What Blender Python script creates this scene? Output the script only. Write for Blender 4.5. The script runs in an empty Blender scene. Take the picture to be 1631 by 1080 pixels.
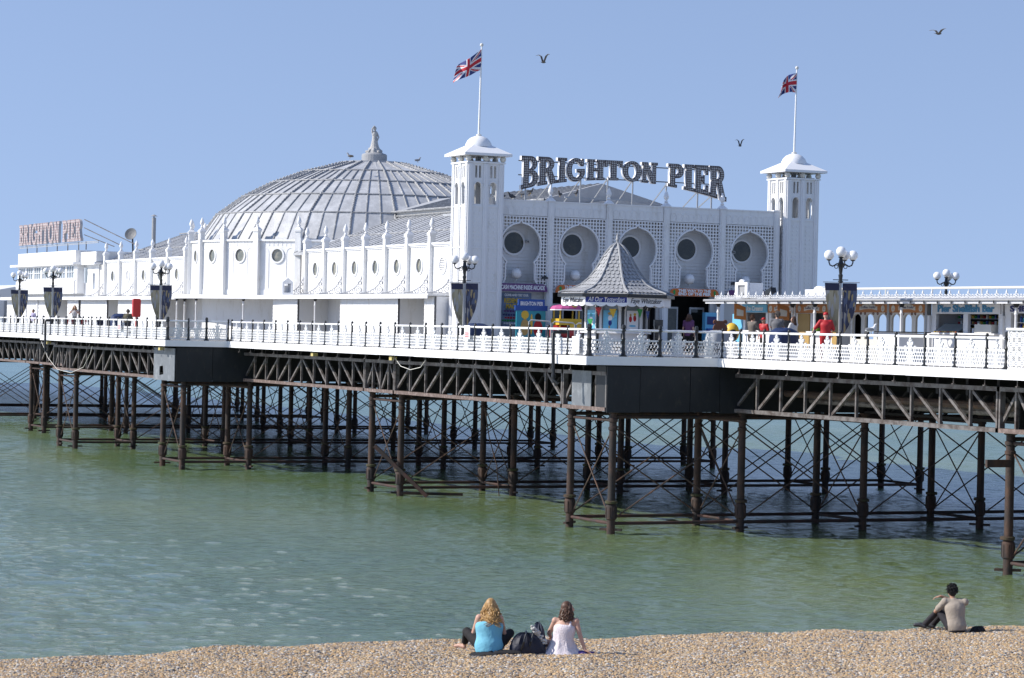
import bpy, bmesh, math, random
import numpy as np
from mathutils import Vector, Matrix
from mathutils.geometry import tessellate_polygon
S = bpy.context.scene
COL = S.collection
R = math.radians
rnd = random.Random(7)

# ------------------------------------------------------------------ camera
CAMZ = 7.4
YAW, PITCH, ROLL, FPX = -0.4326037, -0.003453, 0.0222505, 4124.29
def set_camera():
    right = Vector((math.cos(YAW), math.sin(YAW), 0))
    fwd = Vector((-math.sin(YAW), math.cos(YAW), 0)); up = Vector((0, 0, 1))
    f2 = fwd * math.cos(PITCH) + up * math.sin(PITCH)
    u2 = up * math.cos(PITCH) - fwd * math.sin(PITCH)
    r3 = right * math.cos(ROLL) + u2 * math.sin(ROLL)
    u3 = u2 * math.cos(ROLL) - right * math.sin(ROLL)
    cd = bpy.data.cameras.new('camera'); co = bpy.data.objects.new('camera', cd)
    m = Matrix((r3, u3, -f2)).transposed().to_4x4(); m.translation = Vector((0, 0, CAMZ))
    co.matrix_world = m
    cd.sensor_width = 36; cd.lens = 36 * FPX / 1631; cd.clip_start = 1; cd.clip_end = 30000
    COL.objects.link(co); S.camera = co
set_camera()

# ------------------------------------------------------------------ sky, sun, exposure
SUN = Vector((-1.3, 0.5, 1.0)).normalized()          # towards the sun
w = bpy.data.worlds.new('World'); S.world = w; w.use_nodes = True
nt = w.node_tree; bg = nt.nodes['Background']
sky = nt.nodes.new('ShaderNodeTexSky'); sky.sky_type = 'NISHITA'; sky.sun_disc = False
sky.sun_elevation = math.asin(SUN.z); sky.sun_rotation = math.atan2(SUN.x, SUN.y)
sky.altitude = 0; sky.air_density = 1.0; sky.dust_density = 0.0; sky.ozone_density = 1.3
tcw = nt.nodes.new('ShaderNodeTexCoord'); mpw = nt.nodes.new('ShaderNodeMapping'); mpw.inputs['Location'].default_value = (0, 0, 0.20); mpw.inputs['Scale'].default_value = (1, 1, 0.60)
nt.links.new(tcw.outputs['Generated'], mpw.inputs['Vector']); nt.links.new(mpw.outputs[0], sky.inputs['Vector'])   # clear dry air: the pale band at the horizon stays low
tnt = nt.nodes.new('ShaderNodeMix'); tnt.data_type = 'RGBA'; tnt.blend_type = 'MULTIPLY'; tnt.inputs[0].default_value = 1; tnt.inputs[7].default_value = (1.0, .90, .95, 1)
nt.links.new(sky.outputs[0], tnt.inputs[6]); nt.links.new(tnt.outputs[2], bg.inputs[0]); bg.inputs[1].default_value = 0.132
sl = bpy.data.lights.new('sun', 'SUN'); sl.energy = 4.2; sl.angle = R(0.53); sl.color = (1.0, 0.945, 0.87)
so = bpy.data.objects.new('sun', sl); so.rotation_euler = SUN.to_track_quat('Z', 'Y').to_euler(); COL.objects.link(so)
S.view_settings.view_transform = 'Standard'; S.view_settings.look = 'None'
S.view_settings.exposure = 0.4; S.view_settings.gamma = 1.0
try: S.view_settings.use_curve_mapping = False
except Exception: pass
S.render.engine = 'CYCLES'
S.cycles.max_bounces = 6; S.cycles.diffuse_bounces = 2

# ------------------------------------------------------------------ mesh helpers
class MB:
    def __init__(s): s.v = []; s.f = []
    def add(s, vs, fs):
        o = len(s.v); s.v += [tuple(p) for p in vs]; s.f += [tuple(i + o for i in f) for f in fs]; return s
    def box(s, x0, x1, y0, y1, z0, z1):
        return s.add([(x0,y0,z0),(x1,y0,z0),(x1,y1,z0),(x0,y1,z0),(x0,y0,z1),(x1,y0,z1),(x1,y1,z1),(x0,y1,z1)],
                     [(0,3,2,1),(4,5,6,7),(0,1,5,4),(1,2,6,5),(2,3,7,6),(3,0,4,7)])
    def beam(s, a, b, w, h, up=(0,0,1)):
        a = Vector(a); b = Vector(b); d = (b - a).normalized(); up = Vector(up)
        if abs(d.dot(up)) > .99: up = Vector((0,1,0))
        sx = d.cross(up).normalized() * w / 2; sz = sx.cross(d).normalized() * h / 2
        vs = [a-sx-sz, a+sx-sz, a+sx+sz, a-sx+sz, b-sx-sz, b+sx-sz, b+sx+sz, b-sx+sz]
        return s.add(vs, [(0,1,2,3),(7,6,5,4),(0,4,5,1),(1,5,6,2),(2,6,7,3),(3,7,4,0)])
    def tube(s, a, b, r0, r1=None, n=8, cap=True):
        r1 = r0 if r1 is None else r1
        return s.path([a, b], [r0, r1], n, cap)
    def path(s, pts, r, n=8, cap=True):
        pts = [Vector(p) for p in pts]; k = len(pts)
        if not isinstance(r, (list, tuple)): r = [r] * k
        vs = []; up = Vector((0.013, 0.021, 1)); prev = None
        for i, p in enumerate(pts):
            d = (pts[min(i+1, k-1)] - pts[max(i-1, 0)]).normalized()
            if prev is None:
                x = d.cross(up)
                if x.length < .05: x = d.cross(Vector((1, 0, 0)))
                x.normalize()
            else:
                x = (prev - d * prev.dot(d)).normalized()
            prev = x; y = d.cross(x)
            for j in range(n):
                a = 2 * math.pi * j / n
                vs.append(p + (x * math.cos(a) + y * math.sin(a)) * r[i])
        fs = [(i*n+j, i*n+(j+1) % n, (i+1)*n+(j+1) % n, (i+1)*n+j) for i in range(k-1) for j in range(n)]
        if cap: fs += [tuple(range(n))[::-1], tuple(range((k-1)*n, k*n))]
        return s.add(vs, fs)
    def lathe(s, c, prof, n=16, a0=0.0, sx=1, sy=1):
        vs = []; fs = []; k = len(prof)
        for (r, z) in prof:
            for j in range(n):
                a = a0 + 2 * math.pi * j / n
                vs.append((c[0] + sx*r*math.cos(a), c[1] + sy*r*math.sin(a), c[2] + z))
        fs = [(i*n+j, i*n+(j+1) % n, (i+1)*n+(j+1) % n, (i+1)*n+j) for i in range(k-1) for j in range(n)]
        if prof[0][0] > 1e-4: fs.append(tuple(range(n))[::-1])
        if prof[-1][0] > 1e-4: fs.append(tuple(range((k-1)*n, k*n)))
        return s.add(vs, fs)
    def ball(s, c, r, n=12, m=7, sc=(1,1,1)):
        prof = [(max(r*math.sin(math.pi*i/m), 1e-5), -r*math.cos(math.pi*i/m)) for i in range(m+1)]
        o = len(s.v); s.lathe((0,0,0), prof, n)
        s.v[o:] = [(c[0]+p[0]*sc[0], c[1]+p[1]*sc[1], c[2]+p[2]*sc[2]) for p in s.v[o:]]
        return s
    def poly(s, outer, holes, fn, w0, w1):
        """extruded flat shape with holes; fn(u,v,w)->xyz"""
        loops = [list(outer)] + [list(h) for h in holes]
        flat = [p for l in loops for p in l]; n = len(flat)
        tri = tessellate_polygon([[Vector((p[0], p[1], 0)) for p in l] for l in loops])
        fs = []
        for t in tri:
            a, b, c = (flat[i] for i in t)
            cr = (b[0]-a[0])*(c[1]-a[1]) - (b[1]-a[1])*(c[0]-a[0])
            if abs(cr) < 1e-12: continue
            t = tuple(t) if cr > 0 else tuple(t)[::-1]
            fs.append(t); fs.append(tuple(i + n for i in t)[::-1])
        o = 0
        for li, l in enumerate(loops):
            k = len(l)
            ar = sum(l[i][0]*l[(i+1) % k][1] - l[(i+1) % k][0]*l[i][1] for i in range(k))
            flip = (ar > 0) == (li > 0)
            for i in range(k):
                q = (o+i, o+(i+1) % k, o+(i+1) % k + n, o+i+n)
                fs.append(q if flip else q[::-1])
            o += k
        return s.add([fn(p[0], p[1], w0) for p in flat] + [fn(p[0], p[1], w1) for p in flat], fs)
    def ring(s, c, u, v, r0, r1, d, n=24):
        """flat washer with thickness; u,v unit axes in the plane, d = depth vector"""
        c = Vector(c); u = Vector(u); v = Vector(v); d = Vector(d); vs = []
        for rr, dd in ((r0, 0), (r1, 0), (r1, 1), (r0, 1)):
            for j in range(n):
                a = 2*math.pi*j/n; vs.append(c + (u*math.cos(a) + v*math.sin(a))*rr + d*dd)
        fs = [(k*n+j, k*n+(j+1) % n, ((k+1) % 4)*n+(j+1) % n, ((k+1) % 4)*n+j) for k in range(4) for j in range(n)]
        return s.add(vs, fs)
    def mesh(s, name, mat, org=(0,0,0), smooth=False):
        me = bpy.data.meshes.new(name)
        me.from_pydata([(p[0]-org[0], p[1]-org[1], p[2]-org[2]) for p in s.v], [], s.f)
        bm = bmesh.new(); bm.from_mesh(me); bmesh.ops.recalc_face_normals(bm, faces=bm.faces); bm.to_mesh(me); bm.free()
        if mat: me.materials.append(mat)
        if smooth:
            me.shade_smooth()
            try: me.set_sharp_from_angle(angle=R(40))
            except Exception: pass
        me.update()
        return me

ORG = {}
def tag(o, label=None, cat=None, group=None, kind=None):
    if label: o['label'] = label
    if cat: o['category'] = cat
    if group: o['group'] = group
    if kind: o['kind'] = kind
    return o
def thing(name, label, cat, loc, group=None):
    o = bpy.data.objects.new(name, None); o.empty_display_size = .2; o.location = loc; COL.objects.link(o)
    ORG[o.name] = Vector(loc); return tag(o, label, cat, group)
def part(name, mb, mat, parent, smooth=False, label=None):
    """mesh given in world coordinates, stored relative to its thing"""
    og = ORG[parent.name]
    o = bpy.data.objects.new(name, mb.mesh(name, mat, og, smooth)); COL.objects.link(o); o.parent = parent
    ORG[o.name] = og
    if label: o['label'] = label
    return o
def inst(name, me, parent, loc, rz=0, sc=None):
    o = bpy.data.objects.new(name, me); COL.objects.link(o); o.parent = parent
    o.location = Vector(loc) - ORG[parent.name]; o.rotation_euler = (0, 0, rz)
    if sc: o.scale = sc
    ORG[o.name] = Vector(loc); return o
def solo(name, mb, mat, label, cat, loc, group=None, smooth=False, kind=None):
    o = bpy.data.objects.new(name, mb.mesh(name, mat, loc, smooth)); o.location = loc; COL.objects.link(o)
    ORG[o.name] = Vector(loc); return tag(o, label, cat, group, kind)
def struct(name, mb, mat, loc=(0,0,0), smooth=False):
    o = bpy.data.objects.new(name, mb.mesh(name, mat, loc, smooth)); o.location = loc; COL.objects.link(o)
    ORG[o.name] = Vector(loc); o['kind'] = 'structure'; return o
def arc(cx, cy, rx, ry, a0, a1, n):
    return [(cx + rx*math.cos(R(a0+(a1-a0)*i/n)), cy + ry*math.sin(R(a0+(a1-a0)*i/n))) for i in range(n+1)]

# ------------------------------------------------------------------ materials (all procedural)
def mat(name, rgb, rough=.6, var=.10, scale=2.0, bump=0.0, bscale=40, metal=0, rgb2=None, f2=.5, s2=1.5, stretch=(1,1,1), spec=.5, edge=.08):
    m = bpy.data.materials.new(name); m.use_nodes = True; t = m.node_tree; b = t.nodes['Principled BSDF']
    b.inputs['Roughness'].default_value = rough; b.inputs['Metallic'].default_value = metal
    try: b.inputs['Specular IOR Level'].default_value = spec
    except Exception: pass
    g = t.nodes.new('ShaderNodeNewGeometry'); mp = t.nodes.new('ShaderNodeMapping')
    mp.inputs['Scale'].default_value = stretch; t.links.new(g.outputs['Position'], mp.inputs['Vector'])
    n = t.nodes.new('ShaderNodeTexNoise'); n.inputs['Scale'].default_value = scale; n.inputs['Detail'].default_value = 6
    n.inputs['Roughness'].default_value = .65; t.links.new(mp.outputs[0], n.inputs['Vector'])
    mx = t.nodes.new('ShaderNodeMix'); mx.data_type = 'RGBA'
    lo = [c*(1-var*1.6) for c in rgb]; hi = [min(1, c*(1+var)) for c in rgb]
    mx.inputs[6].default_value = (*lo, 1); mx.inputs[7].default_value = (*hi, 1)
    t.links.new(n.outputs['Fac'], mx.inputs[0]); out = mx.outputs[2]
    if rgb2:
        n2 = t.nodes.new('ShaderNodeTexNoise'); n2.inputs['Scale'].default_value = s2; n2.inputs['Detail'].default_value = 8
        n2.inputs['Roughness'].default_value = .7; t.links.new(mp.outputs[0], n2.inputs['Vector'])
        rp = t.nodes.new('ShaderNodeMapRange'); rp.inputs[1].default_value = 1-f2-edge; rp.inputs[2].default_value = 1-f2+edge
        t.links.new(n2.outputs['Fac'], rp.inputs[0])
        m2 = t.nodes.new('ShaderNodeMix'); m2.data_type = 'RGBA'; m2.inputs[7].default_value = (*rgb2, 1)
        t.links.new(rp.outputs[0], m2.inputs[0]); t.links.new(out, m2.inputs[6]); out = m2.outputs[2]
    t.links.new(out, b.inputs['Base Color'])
    if bump:
        n3 = t.nodes.new('ShaderNodeTexNoise'); n3.inputs['Scale'].default_value = bscale; n3.inputs['Detail'].default_value = 3
        t.links.new(g.outputs['Position'], n3.inputs['Vector'])
        bp = t.nodes.new('ShaderNodeBump'); bp.inputs['Strength'].default_value = bump; bp.inputs['Distance'].default_value = .02
        t.links.new(n3.outputs['Fac'], bp.inputs['Height']); t.links.new(bp.outputs[0], b.inputs['Normal'])
    return m
WHITE = mat('white_paint', (.80,.80,.79), .55, .05, 1.2, .08, 25, rgb2=(.62,.60,.55), f2=.36, s2=2.2, stretch=(1,1,.35), edge=.10)
WHITE2 = mat('white_paint_clean', (.82,.82,.82), .5, .04, 2.0)
CREAM = mat('cream_boards', (.66,.64,.60), .6, .06, 1.5, stretch=(1,1,.4))
RAILW = mat('railing_white_iron', (.78,.78,.77), .45, .08, 6, rgb2=(.5,.42,.34), f2=.30, s2=6)
BLACK = mat('black_iron', (.018,.02,.022), .4, .3, 8)
PILEM = mat('rusty_pile_iron', (.026,.021,.019), .8, .35, 3, .5, 30, rgb2=(.085,.042,.024), f2=.44, s2=2.2, stretch=(1,1,.45), edge=.14)
SLEEVE = mat('pile_sleeve_weed', (.06,.038,.022), .85, .4, 4, .6, 25, rgb2=(.06,.065,.025), f2=.5, s2=3)
ROD = mat('rusty_rod', (.075,.05,.038), .8, .35, 5, rgb2=(.14,.07,.04), f2=.42, s2=3)
STRUT = mat('rusty_red_strut', (.075,.034,.026), .8, .35, 5, rgb2=(.035,.026,.021), f2=.5, s2=2)
TRUSS = mat('grey_girder_paint', (.16,.148,.142), .65, .25, 4, .2, 30, rgb2=(.06,.045,.038), f2=.47, s2=3)
TRUSSR = mat('rusty_bottom_chord', (.14,.10,.085), .75, .3, 4, .3, 30, rgb2=(.26,.20,.18), f2=.42, s2=5)
UNDER = mat('underside_shade_black', (.009,.009,.009), .85, .3, 2)  # near-black: the deep shade under the deck is put into this colour
PANELG = mat('grey_sheet', (.15,.165,.18), .6, .2, 2, rgb2=(.22,.24,.255), f2=.42, s2=1.8)
PANELK = mat('black_sheet', (.012,.015,.019), .6, .4, 2.5, rgb2=(.03,.028,.025), f2=.38, s2=4, stretch=(1,1,.6))
DECKM = mat('deck_planks', (.27,.25,.22), .8, .2, 3, stretch=(4,.4,1))
LEAD = mat('lead_sheet', (.45,.455,.46), .42, .16, 1.4, .25, 8, rgb2=(.57,.575,.58), f2=.46, s2=.9)
LEADR = mat('lead_rolls', (.27,.275,.28), .55, .2, 3, rgb2=(.5,.5,.5), f2=.42, s2=6)
ROOFG = mat('grey_sheet_roof', (.40,.41,.425), .5, .14, 2, rgb2=(.5,.51,.52), f2=.42, s2=1.2)
SLATE = mat('grey_slates', (.37,.375,.38), .6, .22, 9, .3, 30, rgb2=(.52,.52,.52), f2=.40, s2=7)
GLASSD = mat('dark_window_glass', (.022,.024,.020), .08, .6, 1.6, rgb2=(.06,.055,.035), f2=.42, s2=1.4)
GLASSL = mat('clouded_window_glass', (.20,.21,.185), .15, .2, 2.2, rgb2=(.34,.32,.25), f2=.45, s2=2.2)
GLASSB = mat('pale_window_glass', (.28,.33,.36), .1, .2, 2)
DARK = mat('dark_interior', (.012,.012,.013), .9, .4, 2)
GLOBE = mat('opal_globe', (.86,.86,.86), .25, .02, 2)
GALV = mat('galvanised_steel', (.42,.43,.44), .45, .15, 3, metal=.3)
CREAMG = mat('cream_grille', (.70,.68,.62), .6, .08, 3)
STONE = mat('statue_stone', (.46,.45,.43), .85, .25, 5, .5, 12)
GREYBOX = mat('grey_lead_box', (.33,.335,.34), .6, .15, 3)
def plain(name, rgb, rough=.6, var=.06, **k): return mat(name, rgb, rough, var, 4, **k)
NAVY = plain('navy_cloth', (.012,.02,.06)); RED = plain('red_cloth', (.46,.015,.02)); REDP = plain('red_plastic', (.55,.03,.02), .35)
BLUE = plain('blue_paint', (.02,.08,.32), .45); BLUE2 = plain('royal_blue', (.01,.025,.22), .5); SKYB = plain('sky_blue_board', (.16,.50,.72), .5)
ORANGE = plain('orange_board', (.52,.20,.05), .5); ORANGE2 = plain('bright_orange', (.62,.15,.02), .5); PURPLE = plain('purple_board', (.12,.03,.16), .5)
YELLOW = plain('yellow_paint', (.75,.48,.04), .5); PINK = plain('pink_paint', (.55,.10,.28), .5); GREEN = plain('green_paint', (.02,.30,.06), .5)
TEAL = plain('teal_board', (.03,.30,.38), .5); BROWN = plain('brown_board', (.16,.06,.03), .6); TAN = plain('tan_board', (.46,.30,.10), .6)
TXTW = plain('white_lettering', (.85,.85,.85)); TXTB = plain('blue_lettering', (.08,.30,.52)); TXTK = plain('dark_lettering', (.02,.02,.03)); TXTN = plain('navy_lettering', (.03,.04,.16))
# ------------------------------------------------------------------ sea
def sea_material():
    m = bpy.data.materials.new('sea_water'); m.use_nodes = True; t = m.node_tree; t.nodes.remove(t.nodes['Principled BSDF']); out = t.nodes['Material Output']
    g = t.nodes.new('ShaderNodeNewGeometry'); L = t.links.new
    def noise(scale, sx, sy, det=4, rot=25):
        mp = t.nodes.new('ShaderNodeMapping'); mp.inputs['Scale'].default_value = (sx, sy, 1); mp.inputs['Rotation'].default_value = (0, 0, R(rot))
        L(g.outputs['Position'], mp.inputs['Vector'])
        n = t.nodes.new('ShaderNodeTexNoise'); n.inputs['Scale'].default_value = scale; n.inputs['Detail'].default_value = det; n.inputs['Roughness'].default_value = .6
        L(mp.outputs[0], n.inputs['Vector']); return n.outputs['Fac']
    def rng(v, a, b, lo=0, hi=1):
        r_ = t.nodes.new('ShaderNodeMapRange'); r_.interpolation_type = 'SMOOTHSTEP'; r_.inputs[1].default_value = a; r_.inputs[2].default_value = b; r_.inputs[3].default_value = lo; r_.inputs[4].default_value = hi; L(v, r_.inputs[0]); return r_.outputs[0]
    def math_(op, a, b):
        n = t.nodes.new('ShaderNodeMath'); n.operation = op
        for k, v in enumerate((a, b)):
            if isinstance(v, (int, float)): n.inputs[k].default_value = v
            else: L(v, n.inputs[k])
        return n.outputs[0]
    def mix(f_, a, b):
        n = t.nodes.new('ShaderNodeMix'); n.data_type = 'RGBA'; L(f_, n.inputs[0])
        for k, v in ((6, a), (7, b)):
            if isinstance(v, tuple): n.inputs[k].default_value = (*v, 1)
            else: L(v, n.inputs[k])
        return n.outputs[2]
    # suspended chalk: cloudy green water near the beach and paler over the outer bank
    cloudy = mix(rng(noise(.05, 1, .5, 5), .36, .64), (.110, .180, .090), (.160, .215, .085))
    sp = t.nodes.new('ShaderNodeSeparateXYZ'); L(g.outputs['Position'], sp.inputs[0])
    far = rng(sp.outputs[1], 130, 320); col = mix(far, cloudy, (.13, .23, .20))
    a = noise(3.6, .7, 1.1, 5, 22); c = noise(11, .7, 1.2, 4, 40)
    gust = rng(noise(.09, 1, .45, 4, 20), .32, .68, .45, 1.45)          # wind ruffles the surface in patches
    h = math_('ADD', math_('MULTIPLY', math_('ADD', a, math_('MULTIPLY', c, .32)), gust), 0.0)
    bp = t.nodes.new('ShaderNodeBump'); bp.inputs['Strength'].default_value = .9; bp.inputs['Distance'].default_value = .12; L(h, bp.inputs['Height'])
    df = t.nodes.new('ShaderNodeBsdfDiffuse'); L(col, df.inputs['Color']); L(bp.outputs[0], df.inputs['Normal'])
    gl = t.nodes.new('ShaderNodeBsdfGlossy'); gl.inputs['Roughness'].default_value = .07; L(bp.outputs[0], gl.inputs['Normal']); gl.inputs['Color'].default_value = (1, 1, 1, 1)
    fr = t.nodes.new('ShaderNodeFresnel'); fr.inputs['IOR'].default_value = 1.333; L(bp.outputs[0], fr.inputs['Normal'])
    mx = t.nodes.new('ShaderNodeMixShader'); L(math_('MULTIPLY', fr.outputs[0], .52), mx.inputs[0]); L(df.outputs[0], mx.inputs[1]); L(gl.outputs[0], mx.inputs[2]); L(mx.outputs[0], out.inputs[0])
    return m
def build_sea():
    rs = [38.0]
    while rs[-1] < 9000: rs.append(rs[-1] * (1.0023 if rs[-1] < 330 else 1.03))
    rs = np.array(rs)
    core = np.linspace(-14, 14, 430); side = np.linspace(1, 66, 60)
    az = np.radians(np.concatenate([-14 - side[::-1], core, 14 + side])) - YAW     # from +Y towards +X
    A, Rr = np.meshgrid(az, rs); X = Rr*np.sin(A); Y = Rr*np.cos(A); Z = np.zeros_like(X)
    rg = np.random.default_rng(3)
    for i in range(46):
        lam = .42 * (7.0 ** (i / 45.0)); th = R(62) + rg.normal(0, .85); k = 2*np.pi/lam
        amp = .0033 * lam ** .40 * rg.uniform(.7, 1.3)
        env = np.clip(1.4 - Rr * (0.0023 * 2.4) / lam, 0, 1)
        ph = k*(X*np.sin(th) + Y*np.cos(th)) + rg.uniform(0, 6.28)
        Z += amp * env * (np.sin(ph) + .22*np.sin(2*ph + .6))
    Z *= .9 + .3*np.sin(X*.071 + Y*.043 + 1)*np.sin(Y*.06 - X*.03)
    nr, na = X.shape
    me = bpy.data.meshes.new('sea')
    co = np.stack([X, Y, Z], -1).reshape(-1, 3).astype(np.float32)
    idx = np.arange(nr*na).reshape(nr, na)
    q = np.stack([idx[:-1, :-1], idx[:-1, 1:], idx[1:, 1:], idx[1:, :-1]], -1).reshape(-1, 4)[:, ::-1]
    me.vertices.add(len(co)); me.vertices.foreach_set('co', co.ravel())
    me.loops.add(q.size); me.loops.foreach_set('vertex_index', q.ravel().astype(np.int32))
    me.polygons.add(len(q)); me.polygons.foreach_set('loop_start', np.arange(0, q.size, 4, dtype=np.int32))
    me.update(calc_edges=True); me.shade_smooth(); me.materials.append(sea_material())
    o = bpy.data.objects.new('sea', me); o['kind'] = 'structure'; COL.objects.link(o)
build_sea()

# ------------------------------------------------------------------ beach: shingle bank with a crest, falling to the sea
CREST = [(-60.0, 33.0), (5.0, 40.7), (10.09, 41.23), (12.25, 41.48), (14.95, 42.0), (16.94, 42.04), (19.03, 41.88), (21.65, 41.6), (25.57, 41.52), (28.0, 41.34), (30.0, 41.15), (34.0, 40.8), (80.0, 36.0)]
def crest_y(x):
    for (a, b), (c, d) in zip(CREST[:-1], CREST[1:]):
        if x <= c: return b + (d-b)*(x-a)/(c-a)
    return CREST[-1][1]
def beach_z(x, y):
    s = crest_y(x) - y
    z = 1.9 + (.035*s if s > 0 else .24*s)
    return z + .03*math.sin(x*1.7 + y*.6)*math.sin(y*1.3 - x*.4) + .02*math.sin(x*3.1 - y*2.2)
def shingle_material():
    m = bpy.data.materials.new('shingle'); m.use_nodes = True; t = m.node_tree; b = t.nodes['Principled BSDF']
    g = t.nodes.new('ShaderNodeNewGeometry'); v = t.nodes.new('ShaderNodeTexVoronoi'); v.inputs['Scale'].default_value = 26
    t.links.new(g.outputs['Position'], v.inputs['Vector'])
    cr = t.nodes.new('ShaderNodeValToRGB'); e = cr.color_ramp.elements
    e[0].color = (.10,.085,.07,1); e[1].color = (.40,.29,.18,1); cr.color_ramp.elements.new(.5).color = (.27,.19,.12,1)
    t.links.new(v.outputs['Color'], cr.inputs[0]); t.links.new(cr.outputs[0], b.inputs['Base Color'])
    bp = t.nodes.new('ShaderNodeBump'); bp.inputs['Strength'].default_value = 1; bp.inputs['Distance'].default_value = .03; bp.invert = True
    t.links.new(v.outputs['Distance'], bp.inputs['Height']); t.links.new(bp.outputs[0], b.inputs['Normal']); b.inputs['Roughness'].default_value = .85
    return m
def grid_mesh(xs, offs, zoff, name, material):
    vs = []; fs = []
    for x in xs:
        for s in offs: y = crest_y(x) - s; vs.append((x, y, beach_z(x, y) + zoff))
    n = len(offs)
    for i in range(len(xs)-1):
        for j in range(n-1): fs.append((i*n+j, i*n+j+1, (i+1)*n+j+1, (i+1)*n+j))
    me = bpy.data.meshes.new(name); me.from_pydata(vs, [], fs)
    bm = bmesh.new(); bm.from_mesh(me); bmesh.ops.recalc_face_normals(bm, faces=bm.faces)
    if sum(f.normal.z for f in bm.faces) < 0: bmesh.ops.reverse_faces(bm, faces=bm.faces)
    bm.to_mesh(me); bm.free(); me.materials.append(material); me.shade_smooth(); return me
SHING = shingle_material()
xs = list(np.arange(-60, 4, 2.0)) + list(np.arange(4, 36, .35)) + list(np.arange(36, 81, 2.5))
offs = [-14, -11, -8, -5, -3, -2, -1.2] + list(np.arange(-.8, 9, .35)) + [11, 14, 18, 24, 32, 42, 60]
o = bpy.data.objects.new('beach', grid_mesh(xs, offs, -.02, 'beach', SHING)); o['kind'] = 'structure'; COL.objects.link(o)

def pebbles():
    m = bpy.data.materials.new('pebble_flint'); m.use_nodes = True; t = m.node_tree; b = t.nodes['Principled BSDF']
    at = t.nodes.new('ShaderNodeAttribute'); at.attribute_type = 'INSTANCER'; at.attribute_name = 'tint'
    cr = t.nodes.new('ShaderNodeValToRGB'); cr.color_ramp.interpolation = 'LINEAR'; e = cr.color_ramp.elements
    e[0].position = 0; e[0].color = (.09,.085,.08,1); e[1].position = 1; e[1].color = (.66,.62,.56,1)
    for p, c in ((.12,(.17,.165,.165)), (.22,(.30,.21,.13)), (.36,(.45,.29,.14)), (.52,(.48,.34,.18)), (.66,(.55,.42,.25)), (.74,(.56,.33,.12)), (.84,(.34,.30,.26)), (.93,(.50,.46,.39))):
        cr.color_ramp.elements.new(p).color = (*c, 1)
    t.links.new(at.outputs['Fac'], cr.inputs[0]); t.links.new(cr.outputs[0], b.inputs['Base Color']); b.inputs['Roughness'].default_value = .6
    base = grid_mesh(list(np.arange(4.5, 40, .35)), list(np.arange(-1.3, 10.2, .35)), 0, 'pebbles', m)
    o = bpy.data.objects.new('pebbles', base); o['kind'] = 'stuff'; COL.objects.link(o)
    tag(o, 'tan and grey flint shingle covering the beach', 'shingle')
    ng = bpy.data.node_groups.new('scatter', 'GeometryNodeTree')
    ng.interface.new_socket('Geometry', in_out='INPUT', socket_type='NodeSocketGeometry')
    ng.interface.new_socket('Geometry', in_out='OUTPUT', socket_type='NodeSocketGeometry')
    N = ng.nodes.new; L = ng.links.new
    gi = N('NodeGroupInput'); go = N('NodeGroupOutput'); jn = N('GeometryNodeJoinGeometry')
    for k, (dens, lo, hi) in enumerate(((820, .016, .030), (90, .028, .046))):
        d = N('GeometryNodeDistributePointsOnFaces'); d.inputs['Density'].default_value = dens; d.inputs['Seed'].default_value = k+2
        ico = N('GeometryNodeMeshIcoSphere'); ico.inputs['Subdivisions'].default_value = 2
        sm = N('GeometryNodeSetMaterial'); sm.inputs['Material'].default_value = m
        i = N('GeometryNodeInstanceOnPoints'); rv = N('FunctionNodeRandomValue'); rv.data_type = 'FLOAT_VECTOR'
        rv.inputs[0].default_value = (-.5, -.5, 0); rv.inputs[1].default_value = (.5, .5, 6.28)
        rs = N('FunctionNodeRandomValue'); rs.data_type = 'FLOAT_VECTOR'
        rs.inputs[0].default_value = (lo, lo*.8, lo*.5); rs.inputs[1].default_value = (hi, hi*.8, hi*.65); rs.inputs['Seed'].default_value = 5+k
        st = N('GeometryNodeStoreNamedAttribute'); st.data_type = 'FLOAT'; st.domain = 'INSTANCE'; st.inputs['Name'].default_value = 'tint'
        rc = N('FunctionNodeRandomValue'); rc.data_type = 'FLOAT'; rc.inputs['Seed'].default_value = 11+k
        L(gi.outputs[0], d.inputs['Mesh']); L(d.outputs['Points'], i.inputs['Points'])
        L(ico.outputs[0], sm.inputs[0]); L(sm.outputs[0], i.inputs['Instance'])
        L(rv.outputs[0], i.inputs['Rotation']); L(rs.outputs[0], i.inputs['Scale'])
        L(i.outputs[0], st.inputs['Geometry']); L(rc.outputs[1], st.inputs['Value']); L(st.outputs[0], jn.inputs[0])
    L(jn.outputs[0], go.inputs[0])
    md = o.modifiers.new('scatter', 'NODES'); md.node_group = ng
pebbles()

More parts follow.
